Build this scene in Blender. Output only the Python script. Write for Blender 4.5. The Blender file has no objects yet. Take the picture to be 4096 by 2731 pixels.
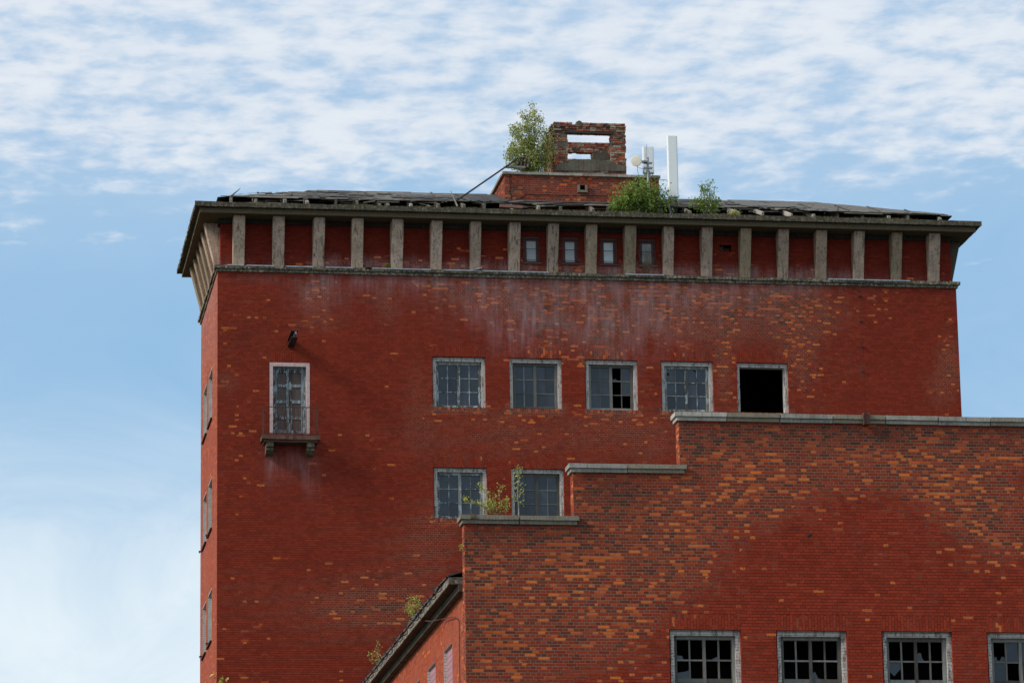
import bpy, math, random
from mathutils import Vector, Matrix, noise
random.seed(7)
R = math.radians
scene = bpy.context.scene
col = scene.collection

# ------------------------------------------------------------------ camera
YAW, PITCH, ROLL, FPX = 0.157304, 0.2353368, -0.0164011, 14936.594
CX, CY = 2048.0, 1365.5
cy, sy, cp, sp = math.cos(YAW), math.sin(YAW), math.cos(PITCH), math.sin(PITCH)
FW = Vector((sy*cp, cy*cp, sp)); RT0 = Vector((cy, -sy, 0)); UP0 = RT0.cross(FW)
cr, sr = math.cos(ROLL), math.sin(ROLL)
RT = RT0*cr + UP0*sr; UP = UP0*cr - RT0*sr
CAM = Vector((0, 0, 1.6))
cam = bpy.data.cameras.new('camera'); cob = bpy.data.objects.new('camera', cam); col.objects.link(cob)
M = Matrix((RT, UP, -FW)).transposed().to_4x4(); M.translation = CAM
cob.matrix_world = M
cam.sensor_width = 36; cam.sensor_fit = 'HORIZONTAL'; cam.lens = 36*FPX/4096
cam.clip_start = .5; cam.clip_end = 5000
scene.camera = cob

def ray(x, y): return FW*FPX + RT*(x-CX) - UP*(y-CY)
def atY(x, y, Y):
    d = ray(x, y); return CAM + d*(Y/d.y)
def atX(x, y, X):
    d = ray(x, y); return CAM + d*(X/d.x)
DS = 4096/2352
def dY(x, y, Y): return atY(x*DS, y*DS, Y)          # from a 2352 px wide view of the photograph

# ------------------------------------------------------------------ node helper
class NT:
    def __init__(s, tree): s.t = tree; s.n = tree.nodes; s.l = tree.links
    def node(s, typ, **kw):
        n = s.n.new(typ)
        for k, v in kw.items(): setattr(n, k, v)
        return n
    def put(s, sock, v):
        if isinstance(v, bpy.types.NodeSocket): s.l.new(v, sock)
        elif v is not None:
            if hasattr(sock.default_value, '__len__') and not hasattr(v, '__len__'): v = (v,)*len(sock.default_value)
            if hasattr(v, '__len__') and len(sock.default_value) == 4 and len(v) == 3: v = (*v, 1)
            sock.default_value = v
    def m(s, op, a, b=None, c=None, clamp=False):
        n = s.node('ShaderNodeMath', operation=op); n.use_clamp = clamp
        s.put(n.inputs[0], a); s.put(n.inputs[1], b) if b is not None else None
        if c is not None: s.put(n.inputs[2], c)
        return n.outputs[0]
    def add(s, a, b): return s.m('ADD', a, b)
    def sub(s, a, b): return s.m('SUBTRACT', a, b)
    def mul(s, a, b): return s.m('MULTIPLY', a, b)
    def mr(s, v, a, b, c=0., d=1., t='LINEAR'):
        n = s.node('ShaderNodeMapRange', interpolation_type=t); n.clamp = True
        for i, x in enumerate((v, a, b, c, d)): s.put(n.inputs[i], x)
        return n.outputs[0]
    def mix(s, f, a, b, mode='MIX'):
        n = s.node('ShaderNodeMix', data_type='RGBA', blend_type=mode); n.clamp_factor = True
        s.put(n.inputs[0], f); s.put(n.inputs[6], a); s.put(n.inputs[7], b)
        return n.outputs[2]
    def xyz(s, x, y, z):
        n = s.node('ShaderNodeCombineXYZ')
        for i, v in enumerate((x, y, z)): s.put(n.inputs[i], v)
        return n.outputs[0]
    def sep(s, v):
        n = s.node('ShaderNodeSeparateXYZ'); s.put(n.inputs[0], v); return n.outputs
    def noise(s, v, scale, detail=3, rough=.55, dist=0):
        n = s.node('ShaderNodeTexNoise')
        s.put(n.inputs['Vector'], v)
        n.inputs['Scale'].default_value = scale; n.inputs['Detail'].default_value = detail
        n.inputs['Roughness'].default_value = rough; n.inputs['Distortion'].default_value = dist
        return n.outputs[0]
    def white(s, v):
        n = s.node('ShaderNodeTexWhiteNoise', noise_dimensions='3D'); s.put(n.inputs[0], v); return n.outputs
    def vs(s, v, sc):
        n = s.node('ShaderNodeVectorMath', operation='MULTIPLY'); s.put(n.inputs[0], v); n.inputs[1].default_value = sc
        return n.outputs[0]
    def attr(s, name, o='Fac'):
        n = s.node('ShaderNodeAttribute', attribute_name=name); return n.outputs[o]
    def ramp(s, f, stops, interp='LINEAR'):
        n = s.node('ShaderNodeValToRGB'); r = n.color_ramp; r.interpolation = interp
        while len(r.elements) < len(stops): r.elements.new(1)
        for e, (p, c) in zip(r.elements, stops): e.position = p; e.color = (*c, 1)
        s.put(n.inputs[0], f); return n.outputs[0]

# ------------------------------------------------------------------ world, sun, exposure
SUN = Vector((-.80, -.19, .57)).normalized()
el = math.asin(SUN.z); az = math.atan2(SUN.x, SUN.y)
w = bpy.data.worlds.new('World'); scene.world = w; w.use_nodes = True
T = NT(w.node_tree); w.node_tree.nodes.clear()
sky = T.node('ShaderNodeTexSky', sky_type='NISHITA'); sky.sun_disc = False
sky.sun_elevation = el; sky.sun_rotation = az; sky.air_density = 1.0; sky.dust_density = .6; sky.ozone_density = 1.6
co = T.node('ShaderNodeTexCoord').outputs['Generated']
x, y, z = T.sep(co)
zc = T.m('MAXIMUM', z, .03)
px, py = T.m('DIVIDE', x, zc), T.m('DIVIDE', y, zc)
rad = T.m('SQRT', T.add(T.mul(px, px), T.mul(py, py)))
pv = T.xyz(px, py, 0)
n1 = T.noise(T.vs(pv, (1.15, .95, 1)), 18, 4, .54, .12)
nr = T.noise(T.vs(pv, (.62, 1.0, 1)), 17, 3, .5, .2)
n2 = T.noise(pv, 3.4, 3, .5)
n3 = T.noise(T.vs(pv, (1, .5, 1)), 34, 3, .55)
dens = T.add(T.add(T.mul(n1, .75), T.mul(n2, .45)), T.mul(n3, .14))
cover = T.mr(rad, 3.32, 3.98, 0, .42)
cl = T.mr(T.sub(dens, cover), .46, .76, 0, 1, 'SMOOTHSTEP')
cl = T.mul(T.add(T.mul(cl, .72), T.mr(rad, 3.2, 3.95, .25, 0, 'SMOOTHSTEP')), .97)
cirr = T.mr(T.noise(T.vs(pv, (.9, .30, 1)), 2.6, 5, .62, .8), .36, .64)
haze = T.mr(T.add(z, T.mul(T.sub(.5, cirr), .012)), .236, .150, 0, 1, 'SMOOTHSTEP')
haze = T.mul(haze, T.add(.78, T.mul(cirr, .22)))
left = T.mr(T.m('DIVIDE', x, T.m('MAXIMUM', y, .05)), .27, .10, .35, 1)
haze = T.mul(haze, left)
tint = T.mix(1.0, sky.outputs[0], (1.05, 1.02, 1.0), 'MULTIPLY')
tint = T.mix(.82, tint, (2.95, 5.5, 8.3))
c = T.mix(T.add(T.mul(cirr, .12), .04), tint, (7.4, 8.2, 9.4))
c = T.mix(haze, c, (8.1, 9.1, 9.7))
c = T.mix(cl, c, T.mix(T.mr(T.add(T.mul(n1, .5), T.mul(n2, .5)), .35, .62), (6.6, 7.4, 8.6), (8.1, 8.55, 9.1)))
bg = T.node('ShaderNodeBackground'); bg.inputs[1].default_value = .1
T.put(bg.inputs[0], c)
T.l.new(bg.outputs[0], T.node('ShaderNodeOutputWorld').inputs[0])

sd = bpy.data.lights.new('sun', 'SUN'); so = bpy.data.objects.new('sun', sd); col.objects.link(so)
sd.energy = 3.3; sd.angle = R(16); sd.color = (1, .955, .9)
so.rotation_euler = SUN.to_track_quat('Z', 'Y').to_euler(); so.location = (0, 0, 60)
scene.view_settings.view_transform = 'Standard'; scene.view_settings.look = 'None'
scene.view_settings.gamma = 1; scene.view_settings.exposure = 0
scene.render.film_transparent = False
try: scene.cycles.max_bounces = 5; scene.cycles.diffuse_bounces = 3
except Exception: pass

# ------------------------------------------------------------------ mesh building
BASE = {}                                              # object -> world position of its origin
def origin(o):
    return BASE.get(o.name, Vector((0, 0, 0))) if o else Vector((0, 0, 0))
class MB:
    def __init__(s): s.v = []; s.f = []; s.r = []; s.uv = None; s.mi = []
    def add(s, vs, fs, rnd=None, mi=0):
        k = len(s.v); s.v += [Vector(p) for p in vs]
        if rnd is None: rnd = random.random()
        for f in fs: s.f.append([i+k for i in f]); s.r.append(rnd); s.mi.append(mi)
    def hexa(s, p, rnd=None, mi=0):                     # 8 corners: bottom 0-3, top 4-7
        s.add(p, [(3,2,1,0), (4,5,6,7), (0,1,5,4), (1,2,6,5), (2,3,7,6), (3,0,4,7)], rnd, mi)
    def box(s, x0, x1, y0, y1, z0, z1, rnd=None, jit=0, rot=0, mi=0):
        p = [Vector(q) for q in ((x0,y0,z0),(x1,y0,z0),(x1,y1,z0),(x0,y1,z0),(x0,y0,z1),(x1,y0,z1),(x1,y1,z1),(x0,y1,z1))]
        if jit: p = [q+Vector([random.uniform(-jit, jit) for _ in range(3)]) for q in p]
        if rot:
            c = sum(p, Vector())/8; m = Matrix.Rotation(rot, 3, 'Z'); p = [c+m@(q-c) for q in p]
        s.hexa(p, rnd, mi)
    def beam(s, a, b, w, h, rnd=None, up=(0,0,1), mi=0, taper=1):
        a, b = Vector(a), Vector(b); d = (b-a).normalized(); sd = d.cross(Vector(up))
        if sd.length < 1e-4: sd = d.cross(Vector((1,0,0)))
        sd.normalize(); u = sd.cross(d)
        p = []
        for q, k in ((a, 1), (b, taper)):
            p += [q - sd*w/2*k - u*h/2*k, q + sd*w/2*k - u*h/2*k, q + sd*w/2*k + u*h/2*k, q - sd*w/2*k + u*h/2*k]
        s.hexa(p, rnd, mi)
    def tube(s, pts, r, n=6, rnd=None, r2=None, mi=0):
        pts = [Vector(p) for p in pts]; k = len(pts); vs = []; fs = []
        r2 = r if r2 is None else r2; prev = None
        for i, p in enumerate(pts):
            d = (pts[min(i+1, k-1)]-pts[max(i-1, 0)]).normalized()
            a = prev if prev is not None else (Vector((0,0,1)) if abs(d.z) < .9 else Vector((1,0,0)))
            sd = (a - d*a.dot(d)).normalized(); prev = sd; u = d.cross(sd)
            rr = r+(r2-r)*i/(k-1)
            for j in range(n):
                t = 2*math.pi*j/n; vs.append(p+(sd*math.cos(t)+u*math.sin(t))*rr)
        for i in range(k-1):
            for j in range(n): fs.append((i*n+j, i*n+(j+1) % n, (i+1)*n+(j+1) % n, (i+1)*n+j))
        fs.append(tuple(range(n))[::-1]); fs.append(tuple(range((k-1)*n, k*n)))
        s.add(vs, fs, rnd, mi)
    def build(s, name, mat, parent=None, smooth=False, loc=None):
        o0 = origin(parent) if loc is None else Vector(loc)
        me = bpy.data.meshes.new(name)
        me.from_pydata([tuple(p-o0) for p in s.v], [], s.f)
        a = me.attributes.new('rnd', 'FLOAT', 'FACE'); a.data.foreach_set('value', s.r)
        mats = mat if isinstance(mat, (list, tuple)) else [mat]
        for m in mats: me.materials.append(m)
        if len(mats) > 1: me.polygons.foreach_set('material_index', s.mi)
        if s.uv:
            ul = me.uv_layers.new(name='brickuv')
            for lp in me.loops: ul.data[lp.index].uv = s.uv[lp.vertex_index]
        if smooth: me.polygons.foreach_set('use_smooth', [True]*len(me.polygons))
        me.update()
        o = bpy.data.objects.new(name, me); col.objects.link(o)
        if parent: o.parent = parent
        if loc is not None and parent: o.location = Vector(loc)-origin(parent)
        elif loc is not None: o.location = loc
        BASE[o.name] = o0
        return o
def tag(o, label=None, cat=None, group=None, kind=None):
    if label: o['label'] = label
    if cat: o['category'] = cat
    if group: o['group'] = group
    if kind: o['kind'] = kind
    return o
def thing(name, label, cat, loc, group=None):
    o = bpy.data.objects.new(name, None); col.objects.link(o); o.location = loc; o.empty_display_size = .3
    BASE[o.name] = Vector(loc); return tag(o, label, cat, group)

# ------------------------------------------------------------------ materials
def newmat(name):
    m = bpy.data.materials.new(name); m.use_nodes = True; m.node_tree.nodes.clear()
    t = NT(m.node_tree); b = t.node('ShaderNodeBsdfPrincipled')
    t.l.new(b.outputs[0], t.node('ShaderNodeOutputMaterial').inputs[0])
    return m, t, b
def bump(t, b, h, dist, strength=1.):
    n = t.node('ShaderNodeBump'); n.inputs['Distance'].default_value = dist; n.inputs['Strength'].default_value = strength
    t.put(n.inputs['Height'], h); t.l.new(n.outputs[0], b.inputs['Normal'])
def ocoord(t): return t.node('ShaderNodeTexCoord').outputs['Object']

def brick_mat(name, paint=(.275, .039, .019), seed=0, joint=.006, mcol=(.34, .27, .19), bare_cols=None, wornall=0.):
    m, t, b = newmat(name)
    uvn = t.node('ShaderNodeUVMap', uv_map='brickuv').outputs[0]
    u, v, _ = t.sep(uvn)
    wn = t.node('ShaderNodeTexNoise'); t.put(wn.inputs[0], uvn); wn.inputs['Scale'].default_value = 3.5; wn.inputs['Detail'].default_value = 4
    wr, wg, wb = t.sep(wn.outputs[1])
    u = t.add(u, t.mul(t.sub(wr, .5), .030)); v = t.add(v, t.mul(t.sub(wg, .5), .018))
    s = t.attr('soldier')
    rc = t.add(v, t.mul(s, t.sub(u, v))); lc0 = t.add(u, t.mul(s, t.sub(v, u)))
    row = t.m('FLOOR', t.m('DIVIDE', rc, .0755)); fr = t.m('FRACT', t.m('DIVIDE', t.add(rc, 100*.0755), .0755))
    m4 = t.m('FLOORED_MODULO', row, 4); par = t.m('FLOORED_MODULO', row, 2)
    ln = t.sub(.262, t.mul(par, .131))
    off = t.add(t.mul(par, .0655), t.mul(t.m('COMPARE', m4, 2, .1), .131))
    lc = t.m('DIVIDE', t.add(t.add(lc0, off), 52.4), ln)
    cl_ = t.m('FLOOR', lc); fc = t.m('FRACT', lc)
    dr = t.mul(t.m('MINIMUM', fr, t.sub(1, fr)), .0755)
    dc = t.mul(t.m('MINIMUM', fc, t.sub(1, fc)), ln)
    d = t.m('MINIMUM', dr, dc)
    mort = t.mr(d, joint-.0025, joint+.0025, 1, 0)
    r1 = t.white(t.xyz(row, cl_, seed+17.3))[0]; ra, rb, rg = t.sep(t.white(t.xyz(cl_, row, seed))[1])
    bare, mo, wh, dk = t.attr('bare'), t.attr('mort'), t.attr('white'), t.attr('dark')
    nl = t.noise(uvn, .9, 4, .6); nm = t.noise(uvn, 4.5, 3, .6); nf = t.noise(uvn, 30, 3, .6)
    streak = t.noise(t.vs(uvn, (2.0, .55, 1)), 1.4, 5, .6)
    # bricks whose paint has gone
    p = t.add(t.mul(bare, t.mr(nl, .36, .64, .55, 1.45)), wornall)
    isb = t.mr(t.sub(p, r1), -.001, .004, 0, 1)
    isb = t.mul(isb, t.mr(t.add(nf, t.mul(bare, .25)), .40, .50, 0, 1))
    cols = bare_cols or [(0, (.095, .032, .022)), (.14, (.14, .036, .021)), (.38, (.22, .039, .018)), (.70, (.31, .048, .018)), (.86, (.50, .092, .022)), (1, (.66, .155, .030))]
    shift = t.add(t.add(t.sub(t.add(.07, t.mul(ra, .93)), t.mul(dk, .24)), t.mul(t.sub(nm, .5), .12)), t.mr(bare, .05, .45, .30, 0))
    bc = t.ramp(shift, cols)
    bc = t.mix(t.mul(t.mr(nf, .55, .8), .35), bc, (.10, .035, .025))
    pv_ = t.add(t.add(.74, t.mul(rb, .28)), t.mul(t.sub(nl, .5), .26))
    pc = t.mix(1., paint, t.xyz(pv_, pv_, pv_), 'MULTIPLY')
    pc = t.mix(t.mul(t.mr(rg, .9, 1.0), t.mul(.5, t.mr(bare, 0, .15))), pc, (.055, .025, .028))
    pc = t.mix(t.mul(t.mr(nf, .55, .75), .16), pc, (.09, .02, .015))
    c = t.mix(isb, pc, bc)
    # joints: painted over, or showing pale mortar where worn
    mp = t.mr(t.add(t.mul(mo, 1.1), t.add(t.mul(t.sub(nm, .5), .7), t.mul(t.sub(nf, .5), .9))), .30, .75)
    pm = t.mix(.55, pc, (.03, .012, .010))
    mc = t.mix(t.m('MAXIMUM', t.mul(mp, .95), t.mul(isb, t.mr(mo, 0, .3, .25, .8))), pm, t.mix(nf, (.10, .065, .045), mcol))
    c = t.mix(mort, c, mc)
    c = t.mix(t.mul(t.mul(t.mul(wh, t.mr(streak, .33, .70)), t.add(.45, t.mul(t.mr(t.noise(t.vs(uvn, (6, .5, 1)), 1.5, 4, .6), .42, .62), .55))), t.add(.15, t.mul(nf, 1.0))), c, (.42, .30, .30))
    c = t.mix(t.mul(t.mul(dk, t.mr(nm, .3, .62)), .62), c, (.035, .026, .02))
    t.put(b.inputs['Base Color'], c)
    b.inputs['Roughness'].default_value = .85
    try: b.inputs['Specular IOR Level'].default_value = .06
    except Exception: pass
    h = t.add(t.mul(t.sub(1, mort), 1.), t.add(t.mul(r1, .35), t.mul(nf, .35)))
    bump(t, b, h, .012, .9)
    return m

def concrete_mat(name, a=(.30, .27, .225), bcol=(.17, .15, .115), ribs=0, lichen=.4, seed=0., rust=0., ribd=.45, yel=.6, hard=0):
    m, t, b = newmat(name); o = ocoord(t)
    n = t.node('ShaderNodeObjectInfo').outputs['Random']
    ov = t.node('ShaderNodeVectorMath', operation='ADD'); t.put(ov.inputs[0], o); t.put(ov.inputs[1], t.xyz(t.mul(n, 37), t.mul(n, 13), seed)); ov = ov.outputs[0]
    n1 = t.noise(ov, 2.2, 5, .62); n2 = t.noise(ov, 14, 4, .65); n3 = t.noise(ov, 55, 2, .6)
    st = t.noise(t.vs(ov, (9, 9, .55)), 1.2, 4, .65)
    c = t.mix(t.mr(n1, .35, .65), a, bcol)
    c = t.mix(t.mul(t.mr(n2, .5-hard*.06, .72-hard*.16), lichen), c, (.045, .042, .034))
    if hard: c = t.mix(t.mul(t.mr(t.noise(ov, 9, 4, .7), .54, .60), .6), c, tuple(min(.6, k*1.7) for k in a))
    c = t.mix(t.mul(t.mr(st, .53, .64), min(1., lichen*1.1)), c, (.07, .062, .05))
    c = t.mix(t.mul(t.mr(n3, .5, .8), .3), c, (.09, .08, .065))
    if rust: c = t.mix(t.mul(t.mr(n1, .45, .7), rust), c, (.14, .045, .025))
    c = t.mix(t.mul(t.mr(n, .55, .9), yel), c, t.mix(n2, (.30, .22, .11), (.12, .10, .065)))
    tv = t.add(.80, t.mul(t.m('FRACT', t.mul(n, 7.3)), .36)); c = t.mix(1., c, t.xyz(tv, tv, tv), 'MULTIPLY')
    h = t.add(t.mul(n2, .6), t.mul(n3, .5))
    if ribs:
        X, Y, Z = t.sep(o)
        rb = t.m('FRACT', t.m('DIVIDE', t.add(t.add(X, Y), 100), ribs))
        g = t.mr(t.m('ABSOLUTE', t.sub(rb, .5)), .22, .38)
        c = t.mix(t.mul(g, ribd), c, (.055, .05, .04)); h = t.add(h, t.mul(t.sub(1, g), 1.2))
    t.put(b.inputs['Base Color'], c); b.inputs['Roughness'].default_value = .92; b.inputs['Specular IOR Level'].default_value = .12
    bump(t, b, h, .012, .8)
    return m

def wood_mat(name, stops, stretch=(1.2, 14, 14), rough=.85, peel=None, rw=.62):
    m, t, b = newmat(name); o = ocoord(t); r = t.attr('rnd')
    ov = t.node('ShaderNodeVectorMath', operation='ADD'); t.put(ov.inputs[0], t.vs(o, stretch)); t.put(ov.inputs[1], t.xyz(t.mul(r, 91), t.mul(r, 47), 0)); ov = ov.outputs[0]
    g = t.noise(ov, 1.6, 5, .65)
    f = t.add(t.mul(r, rw), t.mul(t.sub(g, .2), 1.22-rw))
    c = t.ramp(f, stops)
    if peel:
        pn = t.noise(t.vs(o, (6, 6, 2.2)), 2.0, 5, .7)
        c = t.mix(t.mr(pn, .50, .56), c, peel)
    t.put(b.inputs['Base Color'], c); b.inputs['Roughness'].default_value = rough; b.inputs['Specular IOR Level'].default_value = .15
    bump(t, b, g, .01, .7)
    return m

def plain_mat(name, c0, c1=None, scale=6, rough=.7, metal=0., spec=.5, bumpd=.003, stretch=(1, 1, 1)):
    m, t, b = newmat(name); o = ocoord(t)
    c1 = c1 or tuple(k*.7 for k in c0)
    n = t.noise(t.vs(o, stretch), scale, 5, .65)
    t.put(b.inputs['Base Color'], t.mix(t.mr(n, .35, .65), c0, c1))
    b.inputs['Roughness'].default_value = rough; b.inputs['Metallic'].default_value = metal
    try: b.inputs['Specular IOR Level'].default_value = spec
    except Exception: pass
    bump(t, b, n, bumpd, .6)
    return m

def leaf_mat(name, lo, hi):
    m, t, b = newmat(name); r = t.attr('rnd')
    n = t.noise(ocoord(t), 2.5, 2)
    c = t.mix(t.mr(t.add(t.mul(r, .7), t.mul(n, .4)), .2, .9), lo, hi)
    t.put(b.inputs['Base Color'], c); b.inputs['Roughness'].default_value = .5
    tr = t.node('ShaderNodeBsdfTranslucent'); t.put(tr.inputs[0], t.mix(.5, c, hi))
    mx = t.node('ShaderNodeMixShader'); mx.inputs[0].default_value = .35
    t.l.new(b.outputs[0], mx.inputs[1]); t.l.new(tr.outputs[0], mx.inputs[2])
    out = [n_ for n_ in t.n if n_.type == 'OUTPUT_MATERIAL'][0]
    t.l.new(mx.outputs[0], out.inputs[0])
    return m

BR_T = brick_mat('tower_brick', seed=1)
BR_H = brick_mat('hall_brick', paint=(.315, .042, .019), seed=2, joint=.0062, mcol=(.33, .27, .19))
BR_P = brick_mat('rooftop_brick', paint=(.26, .036, .018), seed=3)
BR_W = brick_mat('side_wall_brick', paint=(.42, .080, .034), seed=4)  # paint lightened: part of the sunlight on left-facing walls is in its colour
CON = concrete_mat('pier_concrete', (.55, .40, .30), (.38, .275, .20), lichen=.7)
COR = concrete_mat('cornice_concrete', (.19, .165, .11), (.07, .06, .042), ribs=.045, lichen=1.0, hard=1)
DARKC = concrete_mat('dark_ribbed_concrete', (.045, .040, .031), (.022, .02, .016), ribs=.045, lichen=.8)  # darker ribbed concrete for the bands below the top slab
LEDG = concrete_mat('ledge_concrete', (.33, .28, .19), (.17, .14, .10), lichen=.8, hard=1)
PIERD = concrete_mat('shaded_pier_concrete', (.11, .09, .075), (.07, .06, .05), lichen=.6)  # copy of the pier concrete, darkened to paint in shade on the right side
COPE = concrete_mat('coping_concrete', (.50, .465, .40), (.34, .315, .27), ribs=.035, lichen=.3, ribd=.25)
SLABM = concrete_mat('balcony_concrete', (.15, .07, .05), (.10, .07, .05), lichen=.7, rust=.5)
BRKM = concrete_mat('bracket_concrete', (.22, .19, .12), (.12, .11, .07), lichen=.8)
WHITEB = None
def whitebrick(dirt=1.):
    m, t, b = newmat('white_painted_brick'); o = ocoord(t); X, Y, Z = t.sep(o)
    n1 = t.noise(o, 3, 5, .65); n2 = t.noise(o, 16, 4, .65); n3 = t.noise(t.vs(o, (5, 5, 1.2)), 3, 5, .65)
    fr = t.m('FRACT', t.m('DIVIDE', t.add(Z, 10), .0755)); g = t.mr(t.m('MINIMUM', fr, t.sub(1, fr)), .05, .12, 1, 0)
    c = t.mix(n1, (.70, .66, .60), (.46, .42, .37))
    c = t.mix(t.mul(g, .5), c, (.16, .13, .12))
    c = t.mix(t.mul(t.mr(n2, .56, .68), .8*dirt), c, (.10, .075, .06))
    c = t.mix(t.mul(t.mr(n3, .50, .64), .8*dirt), c, (.055, .05, .045))
    c = t.mix(t.mul(t.mr(n3, .30, .38, 1, 0), .6), c, (.26, .08, .05))
    t.put(b.inputs['Base Color'], c); b.inputs['Roughness'].default_value = .85
    bump(t, b, t.sub(n2, g), .01, .8); return m
WHITEB = whitebrick()
WHITES = whitebrick(.25)
PINKW = plain_mat('pale_pink_surround', (.60, .47, .44), (.42, .29, .27), 9, .85, bumpd=.006)
GREYWOOD = [(0, (.035, .032, .028)), (.35, (.10, .093, .08)), (.7, (.21, .20, .175)), (1, (.36, .36, .33))]
FRAME = wood_mat('weathered_window_timber', GREYWOOD, (8, 8, 2))
FRAMEB = wood_mat('peeling_pale_blue_timber', GREYWOOD, (8, 8, 2), peel=(.36, .43, .45))
DOORM = wood_mat('peeling_door_timber', [(0, (.035, .02, .018)), (.4, (.075, .045, .04)), (.6, (.15, .17, .17)), (1, (.24, .28, .29))], (9, 9, 1.6), peel=(.30, .37, .39))
DOORP = wood_mat('bare_door_panel', [(0, (.07, .046, .04)), (.34, (.14, .11, .10)), (.56, (.24, .26, .27)), (1, (.42, .48, .50))], (14, 14, 1.6))
ROOFW = wood_mat('weathered_roof_boards', [(0, (.015, .014, .013)), (.28, (.055, .048, .040)), (.52, (.17, .15, .125)), (.78, (.36, .33, .285)), (1, (.64, .60, .54))], (2.2, 10, 10), .9, rw=.5)
RAFT = wood_mat('rafter_timber', [(0, (.09, .078, .06)), (.5, (.26, .23, .185)), (1, (.50, .45, .38))], (5, 2, 5), .9)
FELT = plain_mat('black_roofing_felt', (.022, .021, .02), (.06, .057, .052), 3.5, .9, bumpd=.02)
FELTG = plain_mat('grey_roofing_felt', (.17, .155, .13), (.05, .047, .04), 9, .95, bumpd=.02)
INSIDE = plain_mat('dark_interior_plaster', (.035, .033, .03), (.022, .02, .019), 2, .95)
IRON = plain_mat('rusty_iron', (.13, .045, .026), (.045, .028, .022), 18, .8, .2)
DIRON = plain_mat('black_rusted_steel', (.028, .02, .018), (.05, .03, .025), 14, .75, .2)
STEEL = plain_mat('galvanised_steel', (.33, .35, .37), (.24, .26, .28), 20, .45, .6)
FLASH = plain_mat('pale_metal_flashing', (.46, .47, .47), (.26, .26, .26), 8, .45, .3)
WHITEP = plain_mat('antenna_white_plastic', (.84, .86, .83), (.78, .80, .77), 2.5, .5, stretch=(3, 3, .4))
CREAM = plain_mat('dish_cream_plastic', (.85, .78, .62), (.78, .70, .55), 5, .45)
BLACKC = plain_mat('black_cable', (.018, .018, .02), None, 8, .5)
BARK = plain_mat('shrub_bark', (.16, .13, .105), (.07, .055, .045), 18, .9)
BIRCHB = plain_mat('birch_bark', (.42, .40, .37), (.10, .085, .075), 14, .8)
LILAC = plain_mat('lilac_boarding', (.38, .19, .21), (.30, .14, .155), 4, .7)
REDFR = plain_mat('dark_red_painted_frame', (.095, .020, .014), (.06, .013, .010), 12, .6)
PLAST = concrete_mat('grey_render', (.19, .17, .13), (.11, .095, .072), lichen=.5)
MORTAR = plain_mat('old_mortar', (.20, .165, .125), (.11, .085, .065), 20, .95, bumpd=.01)
TWIG = plain_mat('dry_twigs', (.30, .20, .12), (.16, .10, .06), 15, .9)
GRASSD = plain_mat('dry_grass', (.24, .17, .07), (.12, .12, .04), 15, .9)
def oldbrick():
    m, t, b = newmat('crumbling_brick'); o = ocoord(t); r = t.attr('rnd'); n = t.noise(o, 14, 5, .65); n2 = t.noise(o, 45, 3, .6); n0 = t.noise(o, 2.2, 3)
    c = t.ramp(t.add(r, t.mul(t.sub(n, .5), .35)), [(0, (.055, .035, .028)), (.2, (.15, .05, .032)), (.45, (.30, .066, .03)), (.66, (.42, .095, .035)), (.74, (.24, .17, .11)), (1, (.38, .30, .21))])
    c = t.mix(t.mul(t.mr(n, .55, .7), .65), c, (.055, .045, .036))
    c = t.mix(t.mul(t.mr(n0, .5, .66), .5), c, (.24, .20, .12))
    t.put(b.inputs['Base Color'], c); b.inputs['Roughness'].default_value = .92
    bump(t, b, t.add(n, t.mul(n2, .6)), .02, .9); return m
OLDB = oldbrick()
def glass(name, base, rough, spec=.5, dirt=(.10, .10, .095), da=.35):
    m, t, b = newmat(name); o = ocoord(t); r = t.attr('rnd')
    n = t.noise(o, 2.4, 5, .6)
    c = t.mix(t.mul(t.mr(n, .5, .75), da), base, dirt); k = t.add(.6, t.mul(r, .8))
    t.put(b.inputs['Base Color'], t.mix(1., c, t.xyz(k, k, k), 'MULTIPLY')); b.inputs['Roughness'].default_value = rough
    b.inputs['Specular IOR Level'].default_value = spec
    bump(t, b, t.noise(o, 1.7, 2), .01, .3); return m
GLASS = glass('dusty_window_glass', (.030, .037, .045), .22)
MILK = glass('milky_window_glass', (.46, .50, .50), .4, .4, (.20, .21, .21), .6)

LEAF_B = leaf_mat('birch_leaves', (.15, .19, .035), (.44, .47, .13))
LEAF_D = leaf_mat('shrub_leaves', (.06, .13, .014), (.28, .38, .055))
LEAF_Y = leaf_mat('yellow_green_leaves', (.22, .25, .035), (.55, .54, .10))

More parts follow.
